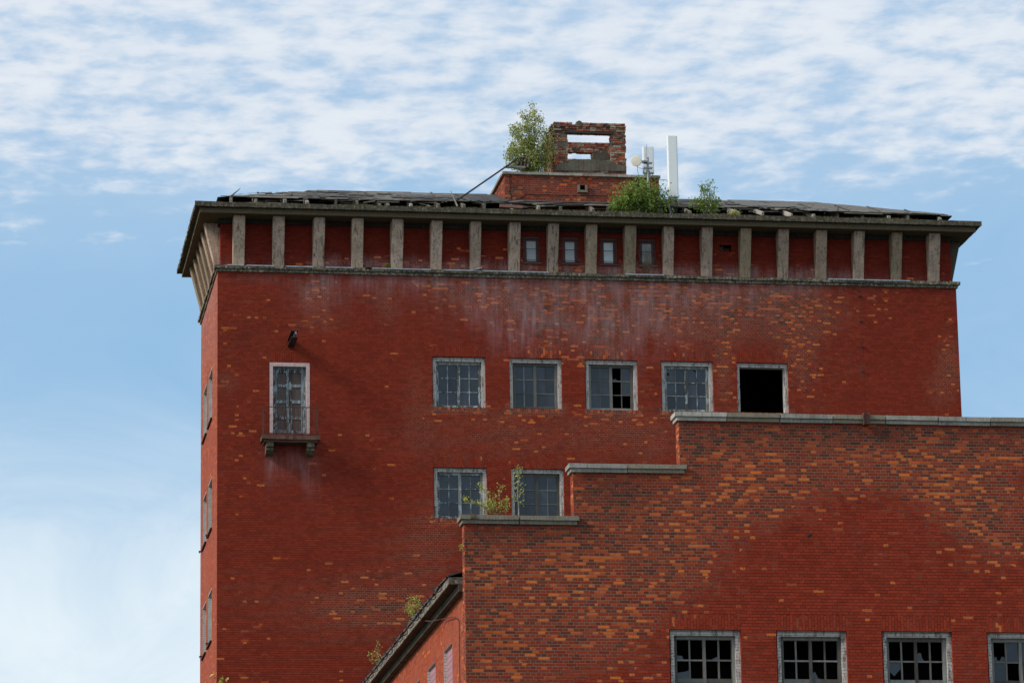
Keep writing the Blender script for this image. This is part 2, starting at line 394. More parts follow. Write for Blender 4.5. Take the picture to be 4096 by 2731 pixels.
# ------------------------------------------------------------------ brick sheets with openings
class Sheet:
    """wall sheet of quads; mp(u,z,d)->xyz, openings get reveals d deep; wear(u,z)->(bare,mort,white,dark)"""
    def __init__(s, mp, u0, u1, z0, z1, holes=(), soldiers=(), wear=None, step=.25, reveal=.1, top=None, u_off=0):
        us = {u0, u1}; zs = {z0, z1}
        n = max(1, int((u1-u0)/step)); us |= {u0+(u1-u0)*i/n for i in range(n+1)}
        n = max(1, int((z1-z0)/step)); zs |= {z0+(z1-z0)*i/n for i in range(n+1)}
        for (a, b, c, d) in list(holes)+list(soldiers)+list(top or []):
            us |= {a, b}; zs |= {c, d}
        us = sorted(k for k in us if u0 <= k <= u1); zs = sorted(k for k in zs if z0 <= k <= z1)
        def clean(L, keep):
            o = []
            for k in L:
                if o and k-o[-1] < .02:
                    if k in keep: o[-1] = k if o[-1] not in keep else o[-1]
                    continue
                o.append(k)
            return o
        keep = {u0, u1, z0, z1} | {k for h in list(holes)+list(soldiers)+list(top or []) for k in h}
        us, zs = clean(us, keep), clean(zs, keep)
        s.v = []; s.uv = []; s.w = []; s.f = []; s.sold = []; s.r = []
        idx = {}
        def vid(i, j):
            if (i, j) not in idx:
                u, z = us[i], zs[j]; idx[i, j] = len(s.v); s.v.append(mp(u, z, 0)); s.uv.append((u+u_off, z)); s.w.append(wear(u, z) if wear else (0,0,0,0))
            return idx[i, j]
        ins = lambda u, z, rr: any(a < u < b and c < z < d for (a, b, c, d) in rr)
        for i in range(len(us)-1):
            for j in range(len(zs)-1):
                um, zm = (us[i]+us[i+1])/2, (zs[j]+zs[j+1])/2
                if ins(um, zm, holes) or ins(um, zm, top or []): continue
                s.f.append((vid(i, j), vid(i+1, j), vid(i+1, j+1), vid(i, j+1))); s.sold.append(1. if ins(um, zm, soldiers) else 0.)
        s.mp = mp; s.wear = wear; s.u_off = u_off
        s.rev = []
        for (a, b, c, d) in holes: s.reveal(a, b, c, d, reveal)
    def quad(s, pts, uvs, w=(0,0,0,0)):
        k = len(s.v); s.v += [Vector(p) for p in pts]; s.uv += uvs; s.w += [w]*4; s.f.append((k, k+1, k+2, k+3)); s.sold.append(0.)
    def reveal(s, a, b, c, d, dep):
        mp = s.mp; w = (.1, .2, .0, .1)
        for (p, q) in (((a, c), (a, d)), ((b, d), (b, c))):
            s.quad([mp(p[0], p[1], 0), mp(q[0], q[1], 0), mp(q[0], q[1], dep), mp(p[0], p[1], dep)], [(0, p[1]), (0, q[1]), (dep, q[1]), (dep, p[1])], w)
        for zz in (c, d):
            s.quad([mp(a, zz, 0), mp(b, zz, 0), mp(b, zz, dep), mp(a, zz, dep)], [(a, 0), (b, 0), (b, dep), (a, dep)], w)
    def merge(s, o):
        k = len(s.v); s.v += o.v; s.uv += o.uv; s.w += o.w; s.sold += o.sold; s.f += [tuple(i+k for i in f) for f in o.f]
    def build(s, name, mat, parent):
        o0 = origin(parent); me = bpy.data.meshes.new(name)
        me.from_pydata([tuple(Vector(p)-o0) for p in s.v], [], s.f)
        for i, nm in enumerate(('bare', 'mort', 'white', 'dark')):
            a = me.attributes.new(nm, 'FLOAT', 'POINT'); a.data.foreach_set('value', [x[i] for x in s.w])
        a = me.attributes.new('soldier', 'FLOAT', 'FACE'); a.data.foreach_set('value', s.sold)
        ul = me.uv_layers.new(name='brickuv')
        li = [0.]*(2*len(me.loops))
        for lp in me.loops: li[2*lp.index], li[2*lp.index+1] = s.uv[lp.vertex_index]
        ul.data.foreach_set('uv', li)
        me.materials.append(mat); me.update()
        o = bpy.data.objects.new(name, me); col.objects.link(o); o.parent = parent; BASE[o.name] = o0
        return o

def blobs(spec, Y, ppm):
    """wear patches given by their place on the wall: (x, y, rx, ry, amount) -> metres"""
    out = []
    for (x, y, rx, ry, a) in spec:
        p = dY(x, y, Y); out.append((p.x, p.z, rx/ppm, ry/ppm, a))
    return out
def bsum(B, u, z):
    t = 0
    for (x, y, rx, ry, a) in B:
        q = ((u-x)/rx)**2+((z-y)/ry)**2
        if q < 6: t += a*math.exp(-q*.9)*1.12
    return t
def rough_plate(mb, x0, x1, y0, y1, z0, z1, seg=.3, jit=.012, chip=.0, seed=0):
    pts = []
    def side(a, b, nx, ny):
        L = math.hypot(b[0]-a[0], b[1]-a[1]); n = max(1, int(L/seg))
        for i in range(n):
            f = i/n; x, y = a[0]+(b[0]-a[0])*f, a[1]+(b[1]-a[1])*f
            k = noise.noise(Vector((x*1.3+seed, y*1.3, 0)))*chip + random.uniform(-jit, jit)
            if i == 0: k = 0
            pts.append((x-nx*abs(k), y-ny*abs(k), random.uniform(-jit, jit)*.6 - max(0, noise.noise(Vector((x*2.1, y*2.1, seed))))*chip, random.uniform(-jit, jit)*.6))
    side((x0, y0), (x1, y0), 0, -1); side((x1, y0), (x1, y1), 1, 0); side((x1, y1), (x0, y1), 0, 1); side((x0, y1), (x0, y0), -1, 0)
    n = len(pts); vs = [(p[0], p[1], z1+p[2]) for p in pts]+[(p[0], p[1], z0+p[3]) for p in pts]
    fs = [tuple(range(n)), tuple(range(n, 2*n))[::-1]]+[(i, i+n, (i+1) % n+n, (i+1) % n) for i in range(n)]
    mb.add(vs, fs)

# ------------------------------------------------------------------ ground
g = MB(); g.add([(-1500, -300, 0), (1500, -300, 0), (1500, 3000, 0), (-1500, 3000, 0)], [(0, 1, 2, 3)])
tag(g.build('ground', plain_mat('dusty_ground', (.06, .055, .045), (.035, .045, .02), .3, .95)), kind='structure')

# ================================================================== TOWER
TX0, TX1, TY0, TY1 = 9.18, 34.45, 120.0, 127.45
TZ = 32.95
ROOT = thing('brick_tower', 'tall red painted brick tower with concrete pier cornice and broken timber roof', 'tower', (21.8, 120, 0))
PPM = 124.47/DS
WX = [16.35+2.583*k for k in range(5)]; WW = 1.77
WROW = [(28.45, 30.17), (24.70, 26.41)]
dp0 = atY(1078, 1449, 120); dp1 = atY(1239.5, 1737, 120)
DOOR = (dp0.x, dp1.x, dp1.z, dp0.z)
holes = [(x, x+WW, WROW[0][0], WROW[0][1]) for x in WX]+[(x, x+WW, WROW[1][0], WROW[1][1]) for x in WX[:2]]
holes[4] = (26.68, 28.46, 28.45, 30.17)
SOL = [(a-.02, b+.02, d, d+.38) for (a, b, c, d) in holes]+[(DOOR[0]-.02, DOOR[1]+.02, DOOR[3], DOOR[3]+.38)]
SOL += [(a, b, c-.12, c) for (a, b, c, d) in holes]
bareB = blobs([(1500, 690, 400, 55, .32), (1750, 700, 160, 40, .25), (560, 900, 50, 240, .02), (850, 1370, 180, 60, .05), (1840, 850, 60, 100, .06), (1240, 690, 60, 45, .9), (1330, 670, 60, 25, .9), (1270, 770, 40, 50, .75), (1380, 740, 28, 85, .95), (1380, 680, 30, 40, .6), (1480, 670, 60, 25, .9),
    (1560, 700, 40, 45, .8), (1590, 780, 30, 70, .3), (1660, 700, 26, 60, .9), (1660, 800, 20, 60, .35), (1760, 680, 70, 25, .7), (1825, 690, 50, 40, .8), (1830, 770, 25, 75, .6),
    (1840, 860, 20, 40, .4), (1770, 730, 40, 30, .4), (1000, 655, 45, 18, .8), (1130, 660, 60, 20, .55), (725, 660, 28, 26, .6), (1050, 690, 30, 18, .18),
    (700, 748, 60, 12, .26), (560, 720, 50, 20, .05), (520, 760, 18, 50, .14), (515, 860, 14, 30, .2), (555, 990, 26, 30, .18), (600, 1040, 22, 14, .2), (560, 1120, 30, 30, .05), (770, 1005, 14, 8, .25),
    (1060, 945, 60, 12, .3), (1240, 950, 70, 20, .35), (1420, 955, 70, 28, .35), (1590, 955, 50, 14, .25), (1460, 1020, 50, 30, .12), (1180, 1020, 120, 40, .04), (1490, 900, 20, 60, .25), (1665, 890, 25, 60, .35),
    (1350, 1040, 80, 14, .07), (1850, 830, 40, 40, .2), (2185, 820, 12, 50, .2), (2188, 720, 9, 30, .2), (2160, 870, 22, 30, .14), (2175, 940, 18, 20, .16),
    (820, 1320, 80, 18, .16), (870, 1392, 75, 14, .8), (800, 1420, 80, 20, .12), (920, 1350, 90, 25, .12), (600, 1400, 90, 40, .03), (560, 1500, 50, 40, .06), (1020, 1340, 30, 20, .12),
    (560, 1300, 50, 40, .02), (950, 1440, 50, 30, .15), (1250, 820, 60, 25, .35), (1380, 820, 60, 18, .45)], 120, PPM)
mortB = blobs([(1500, 700, 400, 60, .35), (1780, 720, 180, 60, .3), (1300, 690, 220, 50, .7), (1380, 760, 40, 100, .6), (1600, 720, 220, 80, .5), (1660, 850, 22, 100, .6), (1840, 800, 50, 130, .5), (1100, 670, 100, 30, .5), (725, 670, 40, 40, .8),
    (890, 690, 30, 70, .45), (960, 900, 40, 120, .3), (1180, 1000, 300, 70, .30), (1450, 980, 160, 70, .3), (2180, 830, 30, 70, .6), (2150, 900, 40, 60, .35), (870, 1395, 110, 30, .7), (800, 1350, 200, 60, .25),
    (850, 1450, 200, 60, .22), (960, 1250, 90, 130, .28), (1010, 1230, 60, 80, .3), (520, 880, 25, 25, .5), (740, 740, 60, 40, .35), (1500, 1030, 60, 50, .2), (560, 1050, 60, 60, .12), (1950, 850, 60, 30, .12)], 120, PPM)
whiteB = blobs([(1400, 690, 340, 70, .65), (1190, 740, 60, 70, .4), (1480, 760, 80, 60, .4), (900, 660, 200, 30, .25), (735, 665, 50, 45, .8), (1230, 690, 130, 50, .9), (1190, 770, 60, 50, .5), (1330, 720, 40, 70, .8), (1450, 700, 60, 60, .7), (1430, 780, 60, 50, .5), (1510, 680, 60, 30, .7), (1590, 670, 40, 30, .7), (1700, 670, 60, 30, .6),
    (1800, 660, 70, 20, .6), (1000, 640, 200, 14, .7), (1650, 645, 300, 14, .7), (665, 1060, 45, 38, .55), (712, 1075, 14, 55, .8), (624, 1060, 12, 50, .5), (1440, 880, 25, 50, .3), (1130, 700, 50, 60, .4), (860, 650, 60, 16, .5), (600, 640, 80, 10, .3)], 120, PPM)
darkB = blobs([(1240, 690, 60, 60, .3), (1400, 760, 50, 60, .35), (560, 770, 60, 50, .35), (515, 880, 20, 20, .5), (870, 1395, 80, 20, .35), (1350, 640, 800, 8, .35), (1760, 760, 60, 40, .3)], 120, PPM)
def wear_t(u, z):
    n = noise.noise(Vector((u*.7, z*.5, 3)))
    for (a, b, c, d) in holes:
        if a-.05 < u < b+.05 and c-.13 < z < c+.01: return (.85, .85, .1, .1)
    return (min(1, .004+max(0, n)*.03+bsum(bareB, u, z)), min(1, .10+.25*max(0, noise.noise(Vector((u*.35, z*.35, 9))))+bsum(mortB, u, z)), min(1, bsum(whiteB, u, z)), min(1, bsum(darkB, u, z)))
front = lambda Y: (lambda u, z, d: Vector((u, Y+d, z)))
sideL = lambda X: (lambda u, z, d: Vector((X+d, u, z)))
wall = Sheet(front(120.), TX0, TX1, 0, TZ, holes+[DOOR], SOL, wear_t)
SW = []
for z0_ in (28.45, 24.70, 20.93):
    for (xa, xb) in ((848.8, 833.4), (826.7, 812.5)):
        SW.append((atX(xa, 1700, TX0).y, atX(xb, 1700, TX0).y, z0_, z0_+1.76))
def wear_s(u, z):
    k = max(0, (z-27.5)/5.5)
    return (min(1, .12+.5*k*max(0, noise.noise(Vector((u*.6, z*.3, 5)))+.4)), .45+.5*k, min(1, .10+.9*k*k+.5*max(0, noise.noise(Vector((u*1.5, z*.15, 1))))), .10*max(0, noise.noise(Vector((u*2, z*.5, 11)))))
BWALL = Sheet(sideL(TX0), TY0, TY1, 0, TZ, SW, [], wear_s, reveal=.12, u_off=.13)
wl = wall.build('wall', BR_T, ROOT)
BWALL.build('side_wall', BR_W, ROOT)
o = Sheet(lambda u, z, d: Vector((TX1, u, z)), TY0, TY1, 0, TZ, [], [], wear_t, step=1)
o.merge(Sheet(lambda u, z, d: Vector((u, TY1, z)), TX0, TX1, 0, TZ, [], [], wear_t, step=1))
o.build('rear_wall', BR_T, ROOT)
# upper wall between the piers
UX0, UX1, UY0, UY1 = 9.29, 34.34, 120.10, 127.35
ZU0, ZSOF = 33.08, 34.76
def bayx(k): return PIERX[k]
PIERX = [atY(((672+797)/2+0)/2.614+680, 843, 119.4).x + (atY(((1600+1515)/2)/2.0903+3000, 917, 119.4).x - atY(((672+797)/2)/2.614+680, 843, 119.4).x)*k/18 for k in range(19)]
wins = []
for k in (7, 8, 9, 10):
    cx_ = (PIERX[k]+PIERX[k+1])/2-.02
    wins.append((cx_-.30, cx_+.30, 33.50, 34.44))
h0 = atY(2875, 979, 120.1); h1 = atY(2925, 1005, 120.1)
VENT = (h0.x, h1.x, h1.z, h0.z)
def wear_u(u, z):
    n = noise.noise(Vector((u*.8, 1, 0))); e = max(0, 1-(z-33.1)/.50)
    band = e*max(0, .75+n)*(1 if 12.2 < u < 31 else .15)
    sc = .04*(1 if 14 < u < 22 else .3)*max(0, min(1, (34.3-z)/.6))
    return (min(1, .004+max(0, band*.7)+sc), min(1, .05+max(0, band*1.8)), max(0, min(1, band*3.2)), .12*max(0, (z-34.4)/.3))  # last value: slightly darker towards the top
up = Sheet(front(UY0), UX0, UX1, ZU0, ZSOF+.05, wins+[VENT], [], wear_u, step=.2, reveal=.09)
up.merge(Sheet(sideL(UX0), UY0, UY1, ZU0, ZSOF+.05, [], [], wear_u, step=.4))
up.merge(Sheet(lambda u, z, d: Vector((UX1, u, z)), UY0, UY1, ZU0, ZSOF+.05, [], [], wear_u, step=1))
up.merge(Sheet(lambda u, z, d: Vector((u, UY1, z)), UX0, UX1, ZU0, ZSOF+.05, [], [], wear_u, step=1))
up.build('upper_wall', brick_mat('shaded_band_brick', paint=(.20, .025, .013), seed=6), ROOT)  # darker paint: shade below the cornice is put into its colour
# floors and inner walls keep the rooms dark
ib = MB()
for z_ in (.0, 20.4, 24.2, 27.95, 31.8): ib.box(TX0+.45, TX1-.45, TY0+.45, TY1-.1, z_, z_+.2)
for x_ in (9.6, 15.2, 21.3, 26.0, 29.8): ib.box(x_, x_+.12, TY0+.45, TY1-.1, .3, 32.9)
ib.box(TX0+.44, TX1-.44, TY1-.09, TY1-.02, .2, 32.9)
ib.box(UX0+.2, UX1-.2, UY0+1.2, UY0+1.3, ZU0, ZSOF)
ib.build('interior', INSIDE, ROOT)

# ledge, cornice plates
mb = MB(); rough_plate(mb, TX0-.12, TX1+.12, TY0-.14, TY1+.12, 33.02, 33.12, .22, .012, .05, 3)
rough_plate(mb, TX0-.05, TX1+.05, TY0-.06, TY1+.05, 32.92, 33.02, .25, .008, .02, 8)
mb.build('ledge', LEDG, ROOT)
CX0, CX1, CY0, CY1 = 8.36, 35.22, 119.18, 128.2
mb = MB(); rough_plate(mb, CX0, CX1, CY0, CY1, 34.935, 35.10, .13, .008, .05, 1)
mb.build('cornice', COR, ROOT)
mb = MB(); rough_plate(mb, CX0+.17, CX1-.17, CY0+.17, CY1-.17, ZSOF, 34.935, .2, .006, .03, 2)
mb.build('cornice_band', DARKC, ROOT)
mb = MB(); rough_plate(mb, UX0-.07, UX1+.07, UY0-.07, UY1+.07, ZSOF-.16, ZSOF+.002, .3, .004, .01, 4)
mb.build('inner_cornice', DARKC, ROOT)

# piers: one mesh, tapering outward to the top
def pier_mesh():
    m = MB(); w = .19
    prof = [(.02, 33.115), (-.16, 33.115), (-.20, 33.4), (-.54, ZSOF-.01), (.02, ZSOF-.01)]     # offsets along -Y of the wall
    n = len(prof); vs = []
    for sx in (-w, w):
        for (d, z) in prof: vs.append((sx, d, z))
    fs = [tuple(range(n))[::-1], tuple(range(n, 2*n))]+[(i, (i+1) % n, (i+1) % n+n, i+n) for i in range(n)]
    m.add(vs, fs); return m
first = None
def place_pier(x, y, rz, label=None):
    global first
    if first is None:
        first = pier_mesh().build('pier', CON, None); o = first; o.parent = ROOT
        md = o.modifiers.new('b', 'BEVEL'); md.width = .012; md.segments = 1
    else:
        o = first.copy(); col.objects.link(o); o.parent = ROOT
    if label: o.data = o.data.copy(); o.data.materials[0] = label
    o.location = Vector((x+random.uniform(-.012, .012), y+random.uniform(-.01, .01), 0))-origin(ROOT); o.rotation_euler = (random.uniform(-.0008, .0008), 0, rz+random.uniform(-.025, .025)); o.scale = (random.uniform(.94, 1.04), random.uniform(.94, 1.04), 1)
for k in range(19): place_pier(PIERX[k], UY0, 0)
for k in range(6):
    yy = UY0+.72+1.165*k
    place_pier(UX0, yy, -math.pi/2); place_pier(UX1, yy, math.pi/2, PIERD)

# metal flashing strips on the ledge
fl = [(600, 640, 0), (640, 783, 0)]
def flash_strip(xa, xb, tilt=0, y=119.845):
    m = MB()
    m.add([(xa, y, 33.128), (xb, y, 33.128+tilt), (xb, y+.2, 33.15+tilt), (xa, y+.2, 33.15)], [(0, 1, 2, 3)])
    m.add([(xa, y-.004, 33.095), (xb, y-.004, 33.095+tilt), (xb, y-.004, 33.13+tilt), (xa, y-.004, 33.13)], [(0, 1, 2, 3)])
    m.box(xa, xb, y-.012, y, 33.088, 33.10)
    m.build('flashing', FLASH, ROOT)
for (a, b, t_) in ((600, 672, 0), (676, 770, 0), (800, 1085, 0), (1210, 1500, 0), (1628, 1915, 0), (2040, 2110, 0)):
    flash_strip(atY(a/2.614+680, 1070, 119.85).x, atY(b/2.614+680, 1070, 119.85).x, t_)
for (a, b, t_) in ((55, 340, 0), (344, 462, 0), (466, 745, 0), (875, 1155, 0), (1158, 1275, .11), (1282, 1560, 0), (1566, 1682, 0), (1686, 1975, 0)):
    flash_strip(atY(a/2.614+1440, 1090, 119.85).x, atY(b/2.614+1440, 1090, 119.85).x, t_)
for (a, b) in ((790, 910), (912, 1190)): flash_strip(atY(a/2.614+2200, 1105, 119.85).x, atY(b/2.614+2200, 1105, 119.85).x)
for (a, b) in ((655, 810), (815, 960), (966, 1190), (1195, 1340)): flash_strip(atY(a/2.09+3000, 1130, 119.85).x, atY(b/2.09+3000, 1130, 119.85).x)

# ------------------------------------------------------------------ windows
def ring(mb, mp, a, b, c, d, w, d0, d1, wt=None, wb=None, rnd=None, mi=0):
    wt = w if wt is None else wt; wb = w if wb is None else wb
    def bx(u0, u1, z0, z1):
        mb.hexa([mp(u0, z0, d0), mp(u1, z0, d0), mp(u1, z0, d1), mp(u0, z0, d1), mp(u0, z1, d0), mp(u1, z1, d0), mp(u1, z1, d1), mp(u0, z1, d1)], rnd if rnd is not None else random.random(), mi)
    bx(a, a+w, c, d); bx(b-w, b, c, d)
    if wt: bx(a+w, b-w, d-wt, d)
    if wb: bx(a+w, b-w, c, c+wb)
def mbx(mb, mp, u0, u1, z0, z1, d0, d1, rnd=None, mi=0):
    mb.hexa([mp(u0, z0, d0), mp(u1, z0, d0), mp(u1, z0, d1), mp(u0, z0, d1), mp(u0, z1, d0), mp(u1, z1, d0), mp(u1, z1, d1), mp(u0, z1, d1)], rnd, mi)
def pane(mb, mp, u0, u1, z0, z1, d, poly=None):
    pts = poly or [(0, 0), (1, 0), (1, 1), (0, 1)]
    n = len(pts); tu, tz = random.uniform(-.006, .006), random.uniform(-.008, .008)
    vs = [mp(u0+(u1-u0)*x, z0+(z1-z0)*y, d+tu*x+tz*y) for x, y in pts]+[mp(u0+(u1-u0)*x, z0+(z1-z0)*y, d+.004+tu*x+tz*y) for x, y in pts]
    mb.add(vs, [tuple(range(n)), tuple(range(n, 2*n))[::-1]]+[(i, (i+1) % n, (i+1) % n+n, i+n) for i in range(n)])
def make_window(par, mp, H, cols, rows, fmat, broken={}, transom=None, ssurr=.12, rec=.1, fw=.085, post=.10, mun=.028, label=None, empty=False, bottom=True, fo=.10, hid=None):
    a, b, c, d = H
    s = MB(); ring(s, mp, a-.05, b+.05, c-.05, d+.05, ssurr+.05, rec, rec+.28, wt=ssurr+.07, wb=.06)
    if empty:
        o = s.build('window', WHITEB, par); tag(o, label); return o
    f = MB(); A, B, Cc, D = a+ssurr, b-ssurr, c+.01, d-ssurr-.02
    q = rec+fo
    ring(f, mp, A, B, Cc, D, fw, q, q+.10)
    ring(f, mp, A+fw*.55, B-fw*.55, Cc+fw*.55, D-fw*.55, fw*.62, q+.02, q+.075)
    A2, B2, C2, D2 = A+fw, B-fw, Cc+fw, D-fw
    mid = (A2+B2)/2
    mbx(f, mp, mid-post/2, mid+post/2, C2, D2, q+.005, q+.09)
    xs = []
    hc = cols//2
    for (s0, s1) in ((A2, mid-post/2), (mid+post/2, B2)):
        for i in range(hc):
            xs.append((s0+(s1-s0)*i/hc, s0+(s1-s0)*(i+1)/hc))
            if i: mbx(f, mp, s0+(s1-s0)*i/hc-mun/2, s0+(s1-s0)*i/hc+mun/2, C2, D2, q+.03, q+.07)
    zs = [C2+(D2-C2)*j/rows for j in range(rows+1)]
    for j in range(1, rows):
        hw = .05 if (transom == j) else mun/2
        wob = random.uniform(-.006, .006)
        for (s0, s1) in ((A2, mid-post/2), (mid+post/2, B2)):
            mbx(f, mp, s0, s1, zs[j]-hw+wob, zs[j]+hw+wob, q+.028, q+.072)
    w_ = f.build('window', fmat, par); tag(w_, label)
    w2 = s.build('surround', WHITES if ssurr < .05 else WHITEB, w_)
    gl = MB(); tilt = 0
    for i, (x0, x1) in enumerate(xs):
        for j in range(rows):
            st = broken.get((i, rows-1-j), 'ok')
            if st == 'none': continue
            pane(gl, mp, x0+.004, x1-.004, zs[j]+.004, zs[j+1]-.004, q+.045, None if st == 'ok' else st)
    if gl.v: gl.build('glass', GLASS, w_)
    return w_
F0 = front(120.)
shard_lo = [(0, 0), (1, 0), (.95, .12), (.6, .05), (.35, .22), (.12, .12), (0, .2)]
B4 = {(0, 0): [(0, 0), (1, 0), (1, 1), (0, 1), (0, .82), (.38, .62), (.30, .52), (0, .60)], (2, 0): [(0, 0), (1, 0), (1, .72), (.85, .78), (.75, .92), (.42, 1), (0, 1)]}
B3 = {(2, 0): shard_lo, (2, 1): 'none', (2, 2): 'none', (3, 2): 'none'}
labs = ['grey timber window with six panes a side, first of the upper row', 'upper-row window left of the one with missing panes', 'window with missing black panes in its right sash', 'window with two broken corners of glass beside the empty opening', 'empty window opening without frame']
for k in range(5):
    make_window(ROOT, F0, holes[k], 4, 3, FRAMEB if k in (0, 3) else FRAME, {2: B3, 3: B4}.get(k, {}), label=labs[k], empty=(k == 4))
make_window(ROOT, F0, holes[5], 4, 3, FRAMEB, label='window with bright flaking blue-white frame behind the saplings')
make_window(ROOT, F0, holes[6], 4, 3, FRAME, label='lower-row window beside the stepped brick wall')
for i, H in enumerate(SW):
    make_window(ROOT, sideL(TX0), H, 4, 3, FRAMEB, ssurr=.012, rec=.004, fo=.115)
    m = MB(); mp = sideL(TX0); a, b, c, d = H
    m.add([mp(a-.05, c+.06, .3), mp(b+.05, c+.06, .3), mp(b+.05, c-.02, -.07), mp(a-.05, c-.02, -.07), mp(a-.05, c+.03, .3), mp(b+.05, c+.03, .3), mp(b+.05, c-.05, -.06), mp(a-.05, c-.05, -.06)], [(0, 1, 2, 3), (4, 5, 6, 7), (0, 1, 5, 4), (2, 3, 7, 6), (0, 3, 7, 4), (1, 2, 6, 5)])
    m.build('window_sill', DIRON, ROOT)
m = MB()
for (x_, y_) in ((832, 2140), (804, 2205), (832, 2573), (806, 2624)):
    p = atX(x_, y_, TX0-.02)
    b_ = MB(); b_.box(TX0-.10, TX0+.1, p.y-.06, p.y+.06, p.z-.02, p.z+.02, jit=.005); b_.box(TX0-.09, TX0-.07, p.y-.05, p.y-.03, p.z-.07, p.z-.015)
    b_.build('steel_bracket', DIRON, ROOT)

# small barred windows of the cornice band
for i, H in enumerate(wins):
    mp = front(UY0); a, b, c, d = H
    f = MB(); ring(f, mp, a-.03, b+.03, c-.02, d+.02, .09, .06, .16); ring(f, mp, a+.04, b-.04, c+.05, d-.05, .10, .09, .15, wb=.03)
    w_ = f.build('barred_window', REDFR, ROOT)
    gl = MB(); pane(gl, mp, a+.12, b-.12, c+.05, d-.12, .12)
    gl.build('glass', MILK, w_)
    br = MB()
    for t_ in (.10, .50, .88):
        zz = c+(d-c)*t_; br.tube([mp(a-.01, zz, -.02), mp(b+.01, zz, -.02)], .011)
    for t_ in (.08, .92):
        uu = a+(b-a)*t_; br.tube([mp(uu, c-.01, -.02), mp(uu, d-.04, -.02)], .010)
    br.build('bars', IRON, w_)
    sl = MB(); mbx(sl, mp, a-.03, b+.03, c-.045, c-.005, -.05, .1); sl.build('sill', REDFR if i in (2,) else SLABM, w_)
# dry creeper hanging from the fourth barred window
H = wins[3]; m = MB()
for i in range(60):
    x_ = random.gauss((H[0]+H[1])/2+.02, .12); z_ = random.uniform(33.5, 34.2); pts = []
    px_, pz_, py_ = x_, z_, UY0-.05
    cxx = (H[0]+H[1])/2
    L = random.uniform(.4, .9); n = 7
    for j in range(n):
        pts.append((px_, py_, pz_)); px_ += random.gauss((cxx-px_)*.12, .02); pz_ -= L/n; py_ -= random.uniform(-.004, .012)
    m.tube(pts, .0035, 3)
o = m.build('dead_creeper', TWIG, None, loc=(cxx, UY0-.06, 33.1)); tag(o, 'pale dead creeper stems hanging from a barred window below the cornice', 'dead plant')
# nest of sticks in the small square hole
m = MB(); uc, zc_ = (VENT[0]+VENT[1])/2, VENT[2]
for i in range(16):
    a_ = random.uniform(-.7, .7); x_ = uc+random.uniform(-.17, .17)
    m.tube([(x_, UY0+.05, zc_), (x_+a_*.12, UY0+random.uniform(.0, .08), zc_+random.uniform(.1, .2))], .004, 3)
o = m.build('stick_nest', TWIG, None, loc=(uc, UY0+.05, zc_)); tag(o, 'few dry sticks standing in the small square hole between two piers', 'sticks')

# ------------------------------------------------------------------ balcony, door, beam
a, b, c, d = DOOR
s = MB(); ring(s, F0, a, b, c, d, .115, -.006, .3, wt=.125, wb=0); ds = s.build('door_surround', PINKW, ROOT)
f = MB(); A, B, D = a+.115, b-.115, d-.125
ring(f, F0, A, B, c, D, .07, .16, .26, wb=.06)
dr = f.build('balcony_door', DOORM, ROOT); tag(dr, 'flaking panelled double door behind the balcony')
A2, B2, D2 = A+.07, B-.07, D-.10
mbx(f := MB(), F0, A2, B2, c+.05, D-.07, .22, .25); f.build('door_panel', DOORP, dr)
lf = MB(); mid = (A2+B2)/2
for (s0, s1) in ((A2, mid-.005), (mid+.005, B2)):
    ring(lf, F0, s0, s1, c+.05, D-.07, .085, .185, .225, wt=.11, wb=.13)
    for k in range(1, 4):
        zz = c+.05+(D-.07-c-.05)*k/4; mbx(lf, F0, s0+.085, s1-.085, zz-.05, zz+.05, .19, .225)
lf.build('door_leaf', DOORM, dr)
# balcony slab
sp0 = atY(880/2.413+680, 1225/2.413+1250, 119.4); sp1 = atY(1442/2.413+680, 1225/2.413+1250, 119.4)
bz = atY(1160/2.413+680, 1180/2.413+1250, 119.38).z
slab = MB(); bx0, bx1 = sp0.x+.02, sp1.x+.02
rough_plate(slab, bx0, bx1, 119.38, 120.0, bz-.14, bz, .12, .015, .05, 6)
rough_plate(slab, bx0+.07, bx1-.07, 119.46, 120.0, bz-.22, bz-.14, .14, .012, .03, 7)
bal = slab.build('balcony', SLABM, ROOT)
for xx in (930, 1325):
    q = atY(xx/2.413+680, 1290/2.413+1250, 119.5); w_ = .24
    m = MB(); prof = [(0, bz-.22), (-.50, bz-.22), (-.50, bz-.36), (-.40, bz-.38), (-.40, bz-.46), (-.22, bz-.56), (0, bz-.60)]
    n = len(prof); vs = [(q.x+sx, 120+dd, z_) for sx in (0, w_) for (dd, z_) in prof]
    m.add(vs, [tuple(range(n)), tuple(range(n, 2*n))[::-1]]+[(i, (i+1) % n, (i+1) % n+n, i+n) for i in range(n)])
    m.build('bracket', BRKM, bal)
rl = MB(); rx0, rx1, ry = bx0+.07, bx1-.07, 119.46; rz = bz+.95
for (p, q) in (((rx0, 120, rz), (rx0, ry, rz)), ((rx1, 120, rz), (rx1, ry, rz)), ((rx0, ry, rz), (rx1, ry, rz)), ((rx0, ry, bz+.07), (rx1, ry, bz+.07)), ((rx0, 120, bz+.07), (rx0, ry, bz+.07)), ((rx1, 120, bz+.07), (rx1, ry, bz+.07))):
    rl.beam(p, q, .032, .024)
for xx in (rx0, rx1, (rx0+rx1)/2): rl.beam((xx, ry, bz), (xx, ry, rz), .032, .032, up=(0, 1, 0))
for k in range(1, 14):
    xx = rx0+(rx1-rx0)*k/14
    if k in (1, 2, 7): continue
    rl.beam((xx, ry, bz+.07), (xx+random.uniform(-.01, .01), ry, rz), .019, .019, up=(0, 1, 0))
for xx in (rx0, rx1):
    for k in (1, 2, 3): rl.beam((xx, ry+.13*k, bz+.07), (xx, ry+.13*k, rz), .019, .019, up=(0, 1, 0))
